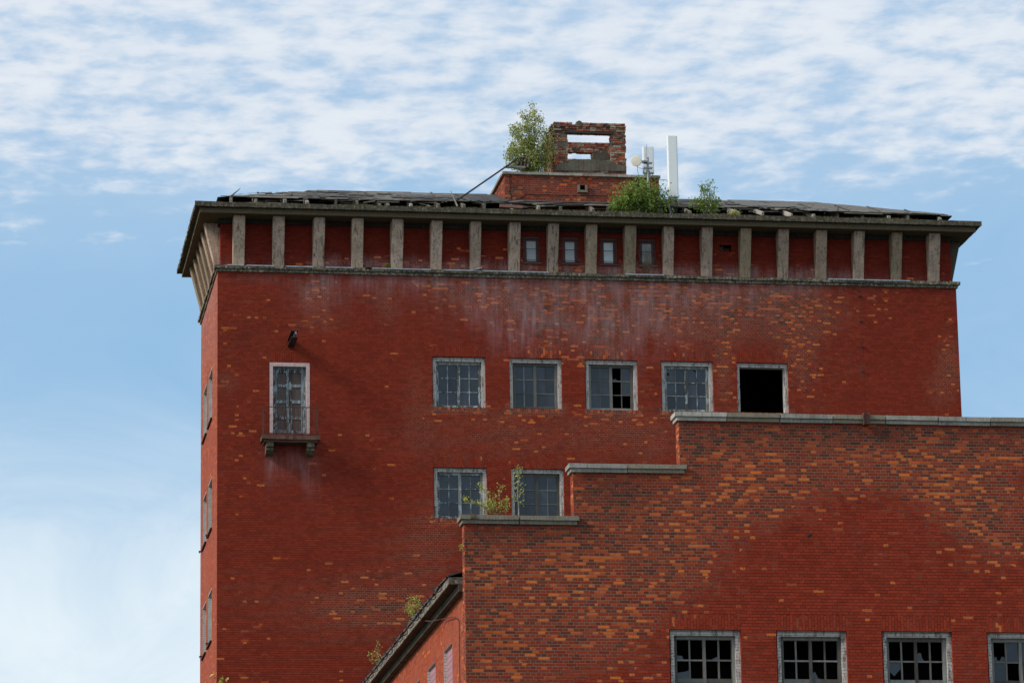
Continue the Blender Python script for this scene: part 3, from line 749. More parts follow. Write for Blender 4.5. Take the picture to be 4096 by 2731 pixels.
rl.build('railing', IRON, bal)
m = MB(); cc = [atY(x/2.0903+3000, y/2.0903+750, 119.99) for x, y in ((918, 850), (921, 908), (928, 1118), (935, 1328), (943, 1535))]
m.tube(cc+[Vector((cc[-1].x, 119.99, 18))], .0025, 4)
for q in cc[1:]: m.box(q.x-.035, q.x+.03, 119.95, 120, q.z-.03, q.z+.03, jit=.006)
m.build('anchored_wire', DIRON, ROOT)
# steel hoist beam: I section
p = atY((1140+25)/2.413+680, 300/2.413+1250, 120.); L = 1.35
m = MB(); hx, hz = p.x, p.z
m.box(hx-.11, hx+.11, 120.-L, 120.05, hz-.11, hz-.085); m.box(hx-.11, hx+.11, 120.-L, 120.05, hz+.11, hz+.135); m.box(hx-.012, hx+.012, 120.-L, 120.05, hz-.085, hz+.11)
m.build('hoist_beam', DIRON, ROOT)
m = MB(); m.tube([(hx+.012, 120-L+.02, hz+.02), (hx+.06, 120-L+.02, hz+.02)], .07, 12); m.build('pulley', STEEL, ROOT)

# ------------------------------------------------------------------ roof of boards
RY0, RZ0 = 119.72, 35.40; RY1, RZ1 = 123.65, 36.84
RX0, RX1 = 9.15, 34.35; GX0, GX1 = 13.05, 30.45
sl = Vector((0, RY1-RY0, RZ1-RZ0)); SL = sl.length; sd_ = sl/SL; nrm = Vector((0, -sd_.z, sd_.y))
def rp(x, t, h=0): return Vector((x, RY0, RZ0))+sd_*t+nrm*h
BX0 = atY(283/2.352+1900, 800, 121.2).x; BX1 = atY(1735/2.352+1900, 800, 121.2).x; BY0 = 121.2
def edge_off(x):
    k = .08+.10*noise.noise(Vector((x*1.7, 0, 0)))+.05*noise.noise(Vector((x*7, 3, 0)))
    if 14.6 < x <= 16.6: k += .22
    if 16.6 < x < 19.4: k += .62
    if 19.4 <= x < 24.9: k += .45
    if 24.9 <= x < 30.3: k += 1.25-.16*abs(x-27.5)
    if x > 31: k -= .03
    return max(0, k)
rb = MB(); nrow = 40; bw = SL/nrow
for j in range(nrow):
    t0 = j*bw; xl = RX0+(GX0-RX0)*t0/SL; xr = RX1+(GX1-RX1)*t0/SL
    x_ = xl+random.uniform(0, .4)-.1
    while x_ < xr:
        L_ = random.uniform(.5, 2.2); x2 = min(x_+L_, xr+random.uniform(-.05, .1))
        mid = (x_+x2)/2
        inside = (BX0-.1 < mid < BX1+.1) and (RY0+sd_.y*t0 > BY0-.1)
        if t0+bw*.6 > edge_off(mid) and not inside and x2-x_ > .1:
            miss = .10 if t0 > .8 else .22
            if mid > 30.5: miss = .0
            if random.random() > miss:
                h = random.uniform(0, .022); tl = random.uniform(-.02, .02)
                if random.random() < .06: tl = random.uniform(-.10, .10)
                lift = random.uniform(0, .03) if random.random() < .2 else 0
                c4 = [rp(x_, t0+tl, h), rp(x2, t0-tl, h+lift), rp(x2, t0+bw*1.02-tl, h+lift), rp(x_, t0+bw*1.02+tl, h)]
                c8 = c4+[q+nrm*.018 for q in c4]
                rnd = min(1, max(0, .52+1.0*noise.noise(Vector((mid*.9, t0*1.6, 3)))+random.gauss(0, .25)))
                rb.hexa(c8, rnd)
        x_ = x2+random.uniform(.005, .03)
rb.build('roof_boards', ROOFW, ROOT)
RAGGED = True
for k in range(76):
    m = MB(); x = random.uniform(9.6, 18.8) if k < 42 else (random.uniform(24.8, 30.6) if k < 62 else random.uniform(19, 24.5)); t_ = random.uniform(.0, .5)+edge_off(x)*.7
    a_ = random.gauss(0, .35) if k % 4 else random.gauss(1.2, .4); l_ = random.uniform(.3, 1.1)
    p = rp(x, t_, random.uniform(-.12, .05)); q = p+(Vector((1, 0, 0))*math.cos(a_)+sd_*math.sin(a_)*-.8)*l_+Vector((0, 0, random.uniform(-.04, .07)))
    m.beam(p, q, random.uniform(.05, .11), random.uniform(.015, .03), random.random(), up=nrm, taper=random.uniform(.4, 1)); m.build('broken_board', RAFT if k % 2 else ROOFW, ROOT)
# felt: continuous sheet under the boards (away from the broken eave) and torn patches above
ft = MB()
def felt(x0, x1, t0, t1, h, n=14, jag=.12, mi=0, seed=0):
    vs = []; 
    for i in range(n+1):
        f = i/n; x = x0+(x1-x0)*f
        a_ = t0+jag*noise.noise(Vector((x*2.3, seed, 0)))+random.uniform(-.3, .3)*jag; b_ = t1+jag*noise.noise(Vector((x*1.9, seed+5, 0)))
        a_ = max(a_, .01)
        lim = SL
        if x < GX0: lim = SL*(x-RX0)/(GX0-RX0)
        if x > GX1: lim = SL*(RX1-x)/(RX1-GX1)
        a_ = max(0, min(a_, lim-.01)); b_ = max(a_+.005, min(b_, lim))
        vs += [rp(x, a_, h+random.uniform(0, .015)), rp(x, b_, h+random.uniform(0, .015))]
    ft.add(vs, [(2*i, 2*i+2, 2*i+3, 2*i+1) for i in range(n)], None, mi)
felt(RX0+.2, BX0-.05, .9, SL, -.02, 40, .1, 0, 1); felt(BX1+.05, RX1-.2, 1.3, SL, -.02, 40, .1, 0, 2)
felt(BX0-.05, BX1+.05, .75, 1.45, -.02, 30, .05, 0, 3)
for k in range(30):
    x0 = random.uniform(9.8, 18.5) if k < 20 else random.uniform(25, 30); t0 = random.uniform(.1, 3.6)
    felt(x0, x0+random.uniform(.4, 1.7), t0, t0+random.uniform(.2, .7), .05, 8, .3, 0, k+10)
felt(17.6, BX0-.02, .75, 3.6, .052, 14, .25, 0, 50)
felt(29.2, RX1-.05, .12, SL, .052, 40, .10, 1, 60); felt(27.3, 29.4, 1.6, SL, .054, 14, .4, 1, 61)
felt(BX0-.2, BX1+.1, .95, 1.42, .05, 30, .10, 0, 62)
ft.build('roof_felt', [FELT, FELTG], ROOT)
# battens running up the slope on top
for x in [10.6, 11.7, 12.6, 13.6, 14.4, 15.5, 16.7, 17.7, 18.4, 26.3, 27.9, 29.6, 30.8, 31.9, 33.0]:
    t0 = random.uniform(.2, 1.4); lim = SL*(x-RX0)/(GX0-RX0) if x < GX0 else (SL*(RX1-x)/(RX1-GX1) if x > GX1 else SL)
    t1 = min(lim, t0+random.uniform(.8, 2.6))
    if t1 > t0+.2:
        bt = MB(); bt.beam(rp(x, t0, .075), rp(x+random.uniform(-.08, .08), t1, .075), .06, .03, .35, up=nrm); bt.build('batten', ROOFW if int(x*10) % 2 else FELT, ROOT)
# closing slopes behind and at the hips
m = MB()
ryb = RY1*2-RY0
m.add([rp(RX0, 0), rp(GX0, SL), (RX0, ryb, RZ0)], [(0, 1, 2)]); m.add([rp(RX1, 0), rp(GX1, SL), (RX1, ryb, RZ0)], [(0, 1, 2)])
m.add([(RX0, ryb, RZ0), (RX1, ryb, RZ0), (GX1, RY1, RZ1-.01), (GX0, RY1, RZ1-.01)], [(0, 1, 2, 3)])
m.build('rear_roof', FELT, ROOT)
# dark loft wall
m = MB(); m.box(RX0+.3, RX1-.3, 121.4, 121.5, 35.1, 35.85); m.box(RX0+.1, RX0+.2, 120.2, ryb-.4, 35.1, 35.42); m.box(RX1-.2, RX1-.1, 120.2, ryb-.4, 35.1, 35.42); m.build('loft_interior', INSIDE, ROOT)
for k in range(29):
    x = RX0+.45+k*.865+random.uniform(-.13, .13)
    if x > RX1-.4: break
    lim = SL*.96
    if x < GX0: lim = max(.35, SL*(x-RX0)/(GX0-RX0)-.1)
    if x > GX1: lim = max(.35, SL*(RX1-x)/(RX1-GX1)-.1)
    if BX0-.1 < x < BX1+.1: lim = 1.5
    m = MB(); t0 = random.uniform(-.30, .15)
    if random.random() < .25: t0 += random.uniform(.2, .7)
    m.beam(rp(x, t0, -.10+random.uniform(-.05, .02)), rp(x+random.uniform(-.12, .12), lim, -.09), random.uniform(.07, .11), random.uniform(.10, .16), random.random(), up=nrm)
    m.build('rafter', RAFT, ROOT)
m = MB(); m.beam((RX0, RY0+.12, 35.17), (11.4, RY0+.05, 35.19), .12, .14, .3); m.beam((11.2, RY0+.3, 35.14), (33.9, RY0+.3, 35.14), .1, .07, .2); m.build('wall_plate', RAFT, ROOT)

def loose(name, label, cat, a_, b_, w_, h_, mat, taper=1., tube=False):
    m = MB()
    if tube: m.tube([a_, b_], w_, 10)
    else: m.beam(a_, b_, w_, h_, .5, taper=taper)
    o = m.build(name, mat, None, loc=a_); tag(o, label, cat); return o
loose('splintered_board', 'dark splintered board sticking up at the left end of the timber roof', 'board', atY(640/2.614+680, 222/2.614+700, 119.8), atY(735/2.614+680, 140/2.614+700, 119.9), .09, .05, ROOFW, .35)
loose('splintered_board', 'short grey board standing on end beside the foot of the leaning pole', 'board', atY(1020/2.614+1440, 330/2.614+700, 119.6), atY(947/2.614+1440, 162/2.614+700, 119.7), .09, .05, RAFT, .3)
loose('iron_stub', 'thin bent iron stub rising from the grey felt at the right of the roof', 'iron rod', atY(724/2.09+3000, 232/2.09+750, 119.9), atY(738/2.09+3000, 168/2.09+750, 120.), .03, .03, IRON)
loose('painted_plank', 'fallen plank with red paint lying along the broken eave', 'plank', atY(1462/2.614+1440, 322/2.614+700, 119.62), atY(1700/2.614+1440, 338/2.614+700, 119.6), .12, .10, plain_mat('faded_red_plank', (.27, .12, .09), (.17, .09, .07), 8, .85))
loose('leaning_pole', 'long rusty pole leaning from the roof edge up to the rooftop block', 'pole', atY(1005/2.614+1440, 272/2.614+700, 119.7), atY(415/2.352+1900, 590/2.352+380, 121.6), .030, 0, DIRON, tube=True)

# grass tufts along the cornice
m = MB()
def tuft(mb, x, y, z, n, h, sp):
    for i in range(n):
        a_ = random.gauss(x, sp); b_ = y+random.uniform(-.05, .05); l_ = random.gauss(0, .3)*h; hh = h*random.uniform(.4, 1)
        mb.add([(a_-.006, b_, z), (a_+.006, b_, z), (a_+l_, b_, z+hh)], [(0, 1, 2)])
for xx in (10.5, 13.7, 14.1, 16.0, 17.0, 17.6, 19.9, 20.8, 21.5, 22.3, 23.0, 26.0, 26.3, 28.8, 29.5, 30.0, 31.0, 31.4, 32.0, 32.5):
    tuft(m, xx, CY0+.08, 35.09, 70, .09, .22)
o = m.build('dry_grass', GRASSD, None, loc=(20, CY0+.1, 35.1)); tag(o, 'sparse dry grass tufts growing along the top edge of the cornice', 'grass', kind='stuff')

# ------------------------------------------------------------------ rooftop block and ruined turret
bzt = atY(2011, 685, BY0-.06).z            # top of its coping
def wear_b(u, z):
    n = noise.noise(Vector((u*1.1, z*1.3, 2)))
    return (min(1, .62+.35*n), .75, .10, max(0, min(1, .22+.6*n+.5*max(0, 1-(z-35.6)/.4))))
BYB = 124.2
hl = (atY(985/2.352+1900, 890/2.352+380, BY0).x, atY(1036/2.352+1900, 890/2.352+380, BY0).x, atY(1000/2.352+1900, 898/2.352+380, BY0).z, atY(1000/2.352+1900, 850/2.352+380, BY0).z)
bs = Sheet(front(BY0), BX0, BX1, 35.2, bzt-.08, [hl], [], wear_b, step=.2, reveal=.25)
bs.merge(Sheet(sideL(BX0), BY0, BYB, 35.2, bzt-.08, [], [], wear_b, step=.3))
bs.merge(Sheet(lambda u, z, d: Vector((BX1, u, z)), BY0, BYB, 35.2, bzt-.08, [], [], wear_b, step=.3))
bs.merge(Sheet(lambda u, z, d: Vector((u, BYB, z)), BX0, BX1, 35.2, bzt-.08, [], [], wear_b, step=.3))
blk = bs.build('rooftop_block', BR_P, ROOT)
xs_ = [BX0-.09]+[atY(k/2.352+1900, 690, BY0).x for k in (357, 687, 1011, 1332, 1652)]+[BX1+.05]
for i in range(6):
    m = MB(); rough_plate(m, xs_[i]+.008, xs_[i+1]-.008, BY0-.07, BY0+.35, bzt-.09, bzt, .2, .006, .012, i)
    m.build('coping_stone', COPE, blk)
m = MB(); rough_plate(m, BX0-.09, BX0+.3, BY0+.36, BYB+.06, bzt-.09, bzt, .3, .006, .01); rough_plate(m, BX1-.3, BX1+.05, BY0+.36, BYB+.06, bzt-.09, bzt, .3, .006, .01)
m.box(BX0+.3, BX1-.3, BY0+.3, BYB, bzt-.16, bzt-.05); m.build('block_roof', COPE, blk)
m = MB(); a_, b_, c_, d_ = hl; w_ = .075
m.box(a_-w_, a_, BY0-.07, BY0+.1, c_-.08, d_+.0); m.box(b_, b_+w_, BY0-.07, BY0+.1, c_-.08, d_+.0); m.box(a_, b_, BY0-.07, BY0+.1, c_-.08, c_)
m.build('vent_frame', COPE, blk)
m = MB(); m.box(a_-.1, b_+.1, BY0+.25, BY0+.3, c_-.1, d_+.1); m.build('vent_back', INSIDE, blk)
# crack running down and along the block
m = MB(); pts = [(343, 735), (325, 790), (332, 850), (322, 905), (340, 950), (335, 985)]
cp_ = [atY(x/2.352+1900, y/2.352+380, BY0-.004) for x, y in pts]
for p, q in zip(cp_, cp_[1:]): m.beam(p, q, .02, .022, up=(0, 1, 0))
m.build('crack', INSIDE, blk); m = MB(); pts = [(380, 978), (440, 965), (480, 935), (600, 938), (800, 942), (1000, 945), (1250, 948)]
cp_ = [atY(x/2.352+1900, y/2.352+380, BY0-.004) for x, y in pts]
for p, q in zip(cp_, cp_[1:]): m.beam(p, q, .012, .022, up=(0, 1, 0))
m.build('crack', INSIDE, blk)
m = MB(); q = atY(1550/2.352+1900, 797/2.352+380, BY0-.05); m.box(q.x-.13, q.x+.14, BY0-.1, BY0, q.z-.03, q.z+.04); m.build('wall_bracket', DIRON, blk)

TYF, TYB = 121.95, 124.25
tx0 = atY(748/2.352+1900, 600/2.352+380, TYF).x; tx1 = atY(1420/2.352+1900, 600/2.352+380, TYF).x
tzt = atY(1080/2.352+1900, 262/2.352+380, TYF).z
ox0, ox1 = atY(878/2.352+1900, 450/2.352+380, TYF).x, atY(1272/2.352+1900, 450/2.352+380, TYF).x
oz0, oz1 = atY(1080/2.352+1900, 602/2.352+380, TYF).z, atY(1080/2.352+1900, 370/2.352+380, TYF).z
tw = MB(); core = MB()
def brickwall(ax, fixed, u0, u1, z0, zt, opening, th=.24, flip=1, corbel=True, seed=0):
    """courses of single bricks; ax='x' runs along X at Y=fixed, 'y' runs along Y at X=fixed"""
    nr = int((zt(0)-z0)/.077)+3
    for r_ in range(nr):
        z_ = z0+r_*.077; head = r_ % 2; L = .125 if (head and random.random() < .8) else .25
        u = u0-(.06 if head else 0)-random.uniform(0, .05)
        while u < u1-.03:
            Lb = L*random.uniform(.85, 1.1); a_, b_ = max(u, u0-random.uniform(0, .02)), min(u+Lb-.012, u1+random.uniform(0, .02)); u += Lb
            mid = (a_+b_)/2; top = zt(mid)
            if z_+.05 > top or b_-a_ < .04: continue
            if opening and opening[0]-.02 < mid < opening[1]+.02 and opening[2] < z_+.035 < opening[3]: continue
            if opening and opening[2] < z_+.035 < opening[3]:
                if a_ < opening[0] < b_: b_ = opening[0]-random.uniform(0, .02)
                if a_ < opening[1] < b_: a_ = opening[1]+random.uniform(0, .02)
            if random.random() < .03: continue
            pr = .0
            if corbel and z_ > zt(0)-.36: pr = .035
            if corbel and z_ > zt(0)-.20: pr = .06
            e = random.uniform(-.012, .012)-pr
            if ax == 'x': tw.box(a_, b_, fixed+e, fixed+th-e, z_+.006, z_+.068, jit=.006, rot=random.gauss(0, .02))
            else: tw.box(fixed+e*flip, fixed+(th-e)*flip, a_, b_, z_+.006, z_+.068, jit=.006, rot=random.gauss(0, .02)) if flip > 0 else tw.box(fixed-th+e, fixed-e, a_, b_, z_+.006, z_+.068, jit=.006, rot=random.gauss(0, .02))
    # mortar core
    def cb(a_, b_, c_, d_):
        if ax == 'x': core.box(a_, b_, fixed+.02, fixed+th-.02, c_, d_)
        elif flip > 0: core.box(fixed+.02, fixed+th-.02, a_, b_, c_, d_)
        else: core.box(fixed-th+.02, fixed-.02, a_, b_, c_, d_)
    zt_ = min(zt(u0+(u1-u0)*k/6) for k in range(7))-.13
    if opening:
        cb(u0+.02, opening[0]-.03, z0, zt_); cb(opening[1]+.03, u1-.02, z0, zt_); cb(opening[0]-.03, opening[1]+.03, z0, opening[2]-.03); cb(opening[0]-.03, opening[1]+.03, opening[3]+.03, zt_)
    else: cb(u0+.02, u1-.02, z0, zt_)
tz0 = bzt-.1
ft_ = lambda x: tzt+.045*noise.noise(Vector((x*4.1, 1, 0)))+.04*noise.noise(Vector((x*9, 4, 0)))
brickwall('x', TYF, tx0, tx1, tz0, lambda x: ft_(x) if x else tzt, (ox0, ox1, oz0, oz1))
bz1 = atY(1080/2.352+1900, 450/2.352+380, TYB).z
bo = (atY(820/2.352+1900, 0, TYB).x, atY(1090/2.352+1900, 560, TYB).x, atY(1000/2.352+1900, 600/2.352+380, TYB).z, atY(1000/2.352+1900, 543/2.352+380, TYB).z)
brickwall('x', TYB, tx0+.05, tx1-.05, tz0, lambda x: (bz1+.02+.035*noise.noise(Vector((x*3, 8, 0)))) if x else bz1, bo, corbel=False)
brickwall('y', tx0, TYF+.24, TYB, tz0, lambda x: (tzt-.18*min(1, max(0, (x-122.2)/1.2))+.10*noise.noise(Vector((x*3, 9, 0)))) if x else tzt, None, flip=1)
brickwall('y', tx1, TYF+.24, TYB, tz0, lambda x: (tzt-.5*max(0, (x-122.3))) if x else tzt, (122.6, 123.9, tz0+.2, tzt-.4), flip=-1)
tur = tw.build('ruined_turret', OLDB, ROOT)
core.build('mortar', MORTAR, tur)
m = MB(); m.beam((ox0-.12, TYF-.01, oz1+.05), (ox1+.12, TYF-.01, oz1+.04), .10, .07); m.beam((ox0-.05, TYF+.15, oz1+.06), (ox1+.1, TYF+.15, oz1+.05), .16, .05); m.build('lintel', DIRON, tur)
m = MB(); pts = [(752, 712), (1417, 716), (1415, 668), (1340, 655), (1300, 625), (1200, 612), (1050, 604), (880, 612), (870, 640), (800, 645), (770, 668)]
vs = [atY(x/2.352+1900, y/2.352+380, TYF-.035) for x, y in pts]; n = len(vs)
m.add(vs+[v_+Vector((0, .06, 0)) for v_ in vs], [tuple(range(n))]+[(i, (i+1) % n, (i+1) % n+n, i+n) for i in range(n)])
for (q, sz) in (((785, 290), 14), ((805, 465), 18), ((1390, 425), 12), ((1340, 395), 10), ((985, 262), 16)):
    cc = atY(q[0]/2.352+1900, q[1]/2.352+380, TYF-.07 if q[1] < 330 else TYF-.02); k = 7; r_ = sz*1.8/2.352/124
    vs = [cc+Vector((math.cos(i*6.283/k)*r_*random.uniform(.7, 1.4), 0, math.sin(i*6.283/k)*r_*random.uniform(.6, 1.1))) for i in range(k)]
    m.add(vs+[v_+Vector((0, .05, 0)) for v_ in vs], [tuple(range(k))]+[(i, (i+1) % k, (i+1) % k+k, i+k) for i in range(k)])
m.build('render_coat', PLAST, tur)
m = MB(); vs = [atY(x/2.352+1900, y/2.352+380, 123.7) for x, y in ((1100, 610), (1262, 610), (1250, 530), (1215, 500), (1190, 540), (1110, 548))]; n = 6
m.add(vs+[v_+Vector((0, .15, 0)) for v_ in vs], [tuple(range(n)), tuple(range(n, 2*n))]+[(i, (i+1) % n, (i+1) % n+n, i+n) for i in range(n)]); m.build('inner_render', PLAST, tur)

# timber scraps on the block
dm = [((392, 675), (432, 625)), ((428, 672), (445, 590)), ((462, 682), (482, 582)), ((490, 682), (505, 590))]
for i, (p, q) in enumerate(dm):
    loose('timber_offcut', ['short dark timber offcut lying leftmost under the birch on the block', 'dark upright timber offcut, second from left beside the birch', 'tallest dark timber offcut leaning against its neighbours by the birch', 'brown timber offcut, rightmost of those at the foot of the birch'][i], 'timber', atY(p[0]/2.352+1900, p[1]/2.352+380, 121.5), atY(q[0]/2.352+1900, q[1]/2.352+380, 121.6), .10, .06, DIRON if i < 3 else ROOFW)['group'] = 'timber offcuts by the birch'
loose('timber_board', 'flat grey board lying on the left corner of the rooftop block', 'board', atY(285/2.352+1900, 676/2.352+380, 121.4), atY(470/2.352+1900, 684/2.352+380, 121.45), .15, .06, RAFT)

# ------------------------------------------------------------------ antennas
def rbox(m, x0, x1, y0, y1, z0, z1, r=.05, n=4):
    pts = []
    for (cx_, cy_, a0) in ((x1-r, y0+r, -90), (x1-r, y1-r, 0), (x0+r, y1-r, 90), (x0+r, y0+r, 180)):
        for i in range(n+1): t_ = R(a0+90*i/n); pts.append((cx_+r*math.cos(t_), cy_+r*math.sin(t_)))
    k = len(pts); vs = [(x, y, z0) for x, y in pts]+[(x, y, z1) for x, y in pts]
    m.add(vs, [tuple(range(k))[::-1], tuple(range(k, 2*k))]+[(i, (i+1) % k, (i+1) % k+k, i+k) for i in range(k)])
def panel(label, x0s, x1s, y0s, y1s, Y, depth, polebot, ncab=8):
    a_ = atY(x0s, y0s, Y); b_ = atY(x1s, y1s, Y)
    t = thing('panel_antenna', label, 'antenna', ((a_.x+b_.x)/2, Y+.1, polebot), 'white panel antennas on the roof')
    m = MB(); rbox(m, a_.x, b_.x, Y, Y+depth, b_.z, a_.z, .045); m.build('housing', WHITEP, t)
    m = MB(); rbox(m, a_.x+.01, b_.x-.01, Y+.01, Y+depth-.01, b_.z-.03, b_.z, .04)
    for i in range(ncab):
        xx = a_.x+.05+(b_.x-a_.x-.1)*i/(ncab-1); m.tube([(xx, Y+.08, b_.z-.02), (xx, Y+.08, b_.z-.08)], .013)
    m.build('connector_plate', STEEL, t)
    xp = (a_.x+.09) if ncab > 5 else (a_.x+b_.x)/2
    m = MB(); m.tube([(xp, Y+depth+.08, polebot), (xp, Y+depth+.08, a_.z-.15)], .035, 10)
    for zz in (b_.z+.3, a_.z-.3): m.box(xp-.06, xp+.06, Y+depth, Y+depth+.14, zz-.04, zz+.04)
    m.box(xp-.08, xp+.08, Y+depth-.0, Y+depth+.16, polebot, polebot+.03)
    m.build('mounting_pole', STEEL, t)
    m = MB()
    for i in range(ncab):
        xx = a_.x+.05+(b_.x-a_.x-.1)*i/(ncab-1); xe = a_.x+.12+random.uniform(0, .16)
        pts = []
        for k in range(9):
            f = k/8; pts.append((xx+(xe-xx)*f*f+.03*math.sin(f*3.1)*random.uniform(.5, 1.2), Y+.08+.1*f, b_.z-.08-(b_.z-.08-polebot)*f))
        m.tube(pts, .011, 5)
    m.build('cables', BLACKC, t)
    return t
panel('tall white panel antenna with black cables at the roof edge', 1807/2.352+1900, 1919/2.352+1900, 384/2.352+380, 955/2.352+380, 120.0, .16, 35.1)
panel('shorter white panel antenna behind the dish on the rooftop block', 1577/2.352+1900, 1688/2.352+1900, 488/2.352+380, 730/2.352+380, 123.5, .14, bzt-.1, 4)
# mast
MYY = BY0-.16; mtop = atY(1624/2.352+1900, 588/2.352+380, MYY); mbot = atY(1632/2.352+1900, 1090/2.352+380, MYY)
t = thing('antenna_mast', 'short galvanised mast with whips clamped to the rooftop block', 'mast', (mtop.x, MYY, 35.15))
m = MB(); m.tube([(mtop.x, MYY, 35.15), (mtop.x, MYY, mtop.z)], .042, 12); m.build('pole', STEEL, t)
m = MB(); wt = atY(1611/2.352+1900, 466/2.352+380, MYY); m.tube([(wt.x, MYY-.03, mtop.z-.05), (wt.x, MYY-.03, wt.z)], .008); m.tube([(wt.x-.04, MYY-.03, mtop.z-.05), (wt.x-.04, MYY-.03, wt.z-.33)], .006); m.build('whip_antenna', STEEL, t)
m = MB()
for zz in (mtop.z-.2, mtop.z-.38): m.box(mtop.x-.14, mtop.x+.15, MYY-.06, MYY+.06, zz-.02, zz+.02); m.tube([(mtop.x-.13, MYY-.05, zz+.015), (mtop.x+.17, MYY-.05, zz+.015)], .008)
m.box(mtop.x-.05, mtop.x+.05, MYY, BY0, bzt-.26, bzt-.22); m.box(mtop.x-.05, mtop.x+.05, MYY, BY0, bzt-.7, bzt-.66); m.build('clamp', STEEL, t)
dc = atY(1517/2.352+1900, 620/2.352+380, MYY-.12)
t = thing('dish_antenna', 'small round cream dish antenna held on the mast', 'dish', tuple(dc), None)
m = MB(); nrm_ = Vector((-.22, -1, -.12)).normalized(); sx_ = nrm_.cross(Vector((0, 0, 1))).normalized(); sz_ = sx_.cross(nrm_)
rr_ = .187; N = 28; vs = [dc+nrm_*.016]; rings = [(.25, .012), (.6, .010), (.92, .005), (1., 0), (1., -.05), (.55, -.10), (.2, -.12)]
for (q, h_) in rings: vs += [dc+(sx_*math.cos(i*2*math.pi/N)+sz_*math.sin(i*2*math.pi/N))*rr_*q+nrm_*h_ for i in range(N)]
fs = [(0, 1+i, 1+(i+1) % N) for i in range(N)]
for k in range(len(rings)-1): fs += [(1+k*N+i, 1+(k+1)*N+i, 1+(k+1)*N+(i+1) % N, 1+k*N+(i+1) % N) for i in range(N)]
fs.append(tuple(1+(len(rings)-1)*N+i for i in range(N))); m.add(vs, fs); m.build('dish', CREAM, t)
m = MB(); m.beam(dc-nrm_*.1, (mtop.x-.04, MYY, dc.z), .07, .07); m.box(mtop.x-.17, mtop.x-.03, MYY-.06, MYY+.05, dc.z-.05, dc.z+.05); m.build('mount', STEEL, t)
m = MB(); pts = [dc+Vector((.03, 0, -.19)), dc+Vector((.08, .02, -.24)), dc+Vector((.2, .05, -.26)), dc+Vector((.36, .1, -.29)), dc+Vector((.42, .1, -.5))]; m.tube(pts, .007, 5); pts = [dc+Vector((.03, 0, -.19)), dc+Vector((.04, .02, -.35)), dc+Vector((.1, .05, -.55)), (dc.x+.2, BY0-.02, bzt-.3)]; m.tube(pts, .007, 5); m.build('cable', BLACKC, t)
m = MB(); p0 = atY(1735/2.352+1900, 800/2.352+380, BY0+.1); pts = [p0+Vector((0.0, 0, 0)), p0+Vector((.14, -.2, -.05)), p0+Vector((.24, -.6, -.22)), p0+Vector((.26, -.9, -.5)), (p0.x+.27, 120.2, 35.9)]
m.tube(pts, .009, 5); o = m.build('loose_cable', BLACKC, None, loc=p0); tag(o, 'thin black cable looping from the rooftop block to the tall white antenna', 'cable')

# ================================================================== HALL
HY = 86.0
HPPM = 173.7/DS
def hx(x, y): return atY(x, y, HY)
G1 = hx(1858, 2200).x; G2 = hx(2292.5, 1950).x; G3 = hx(2716, 1750).x; GR = 34.0
Z1 = hx(1839, 2059).z; Z2 = hx(2274, 1853.6).z; Z3 = hx(2695, 1649.4).z
CH = .20
HALL = thing('brick_hall', 'stepped brick hall in front of the tower with white-edged windows', 'building', (22, HY, 0))
HW = [(17.318+2.588*k, 17.318+2.588*k+1.71, 13.30, 15.55) for k in range(6)]
hb = blobs([(1100, 1300, 90, 90, .95), (1250, 1280, 130, 90, .95), (1400, 1200, 130, 110, .95), (1600, 1050, 150, 90, 1), (1800, 1010, 200, 50, 1), (2050, 1010, 200, 50, 1), (2280, 1010, 120, 60, 1),
    (1500, 1330, 110, 90, .85), (1120, 1480, 90, 110, .95), (1280, 1450, 110, 80, .85), (1700, 1150, 160, 50, .75), (1950, 1090, 150, 40, .6), (2150, 1100, 120, 70, .7), (2300, 1150, 70, 90, .8),
    (1400, 1400, 130, 60, .45), (1250, 1540, 120, 50, .3), (1380, 1500, 80, 50, .25), (1580, 1230, 80, 40, .5), (2230, 1200, 60, 50, .45), (2260, 1300, 60, 40, .15), (1500, 1500, 50, 60, .08), (2330, 1230, 50, 60, .5)], HY, HPPM)
hd = blobs([(1100, 1240, 90, 40, .8), (1280, 1225, 130, 30, .75), (1420, 1140, 120, 40, .8), (1400, 1110, 90, 25, .5), (1700, 1000, 200, 30, .75), (2000, 1000, 200, 30, .75), (2280, 1000, 120, 30, .7), (1600, 1050, 60, 60, .4), (1080, 1400, 30, 130, .4)], HY, HPPM)
ho = blobs([(1650, 1120, 130, 60, .5), (1320, 1370, 90, 50, .4), (1560, 1200, 60, 60, .4), (2170, 1100, 80, 50, .3)], HY, HPPM)
def wear_h(u, z):
    n = noise.noise(Vector((u*.5, z*.6, 7)))
    b_ = bsum(hb, u, z)*(1+.5*n)
    return (max(0, min(1, .03+.05*max(0, n)+b_*.82)), max(0, min(1, .22+.15*n+b_*.8)), .02+.1*max(0, noise.noise(Vector((u, z, 0)))), max(-.3, min(1, bsum(hd, u, z)*.8-.4*bsum(ho, u, z))))
topcut = [(G1-1, G2, Z1-CH, 40), (G2-.001, G3, Z2-CH, 40)]
gs = Sheet(front(HY), G1, GR, 0, Z3-CH, HW, [(a-.02, b+.02, d, d+.38) for (a, b, c, d) in HW], wear_h, step=.25,
           top=[(G1, G2, Z1-CH, Z3-CH), (G2, G3, Z2-CH, Z3-CH)])
TH = .38
hl_w = lambda u, z: (.9, .7, .05, wear_h(G1+.3, z)[3]*.6-.2)
for (X, za, zb) in ((G1, 0, Z1-CH), (G2, Z1-CH, Z2-CH), (G3, Z2-CH, Z3-CH)):
    gs.merge(Sheet(sideL(X), HY, HY+TH, za, zb, [], [], hl_w, step=.19 if zb-za < 3 else .38, u_off=.13))
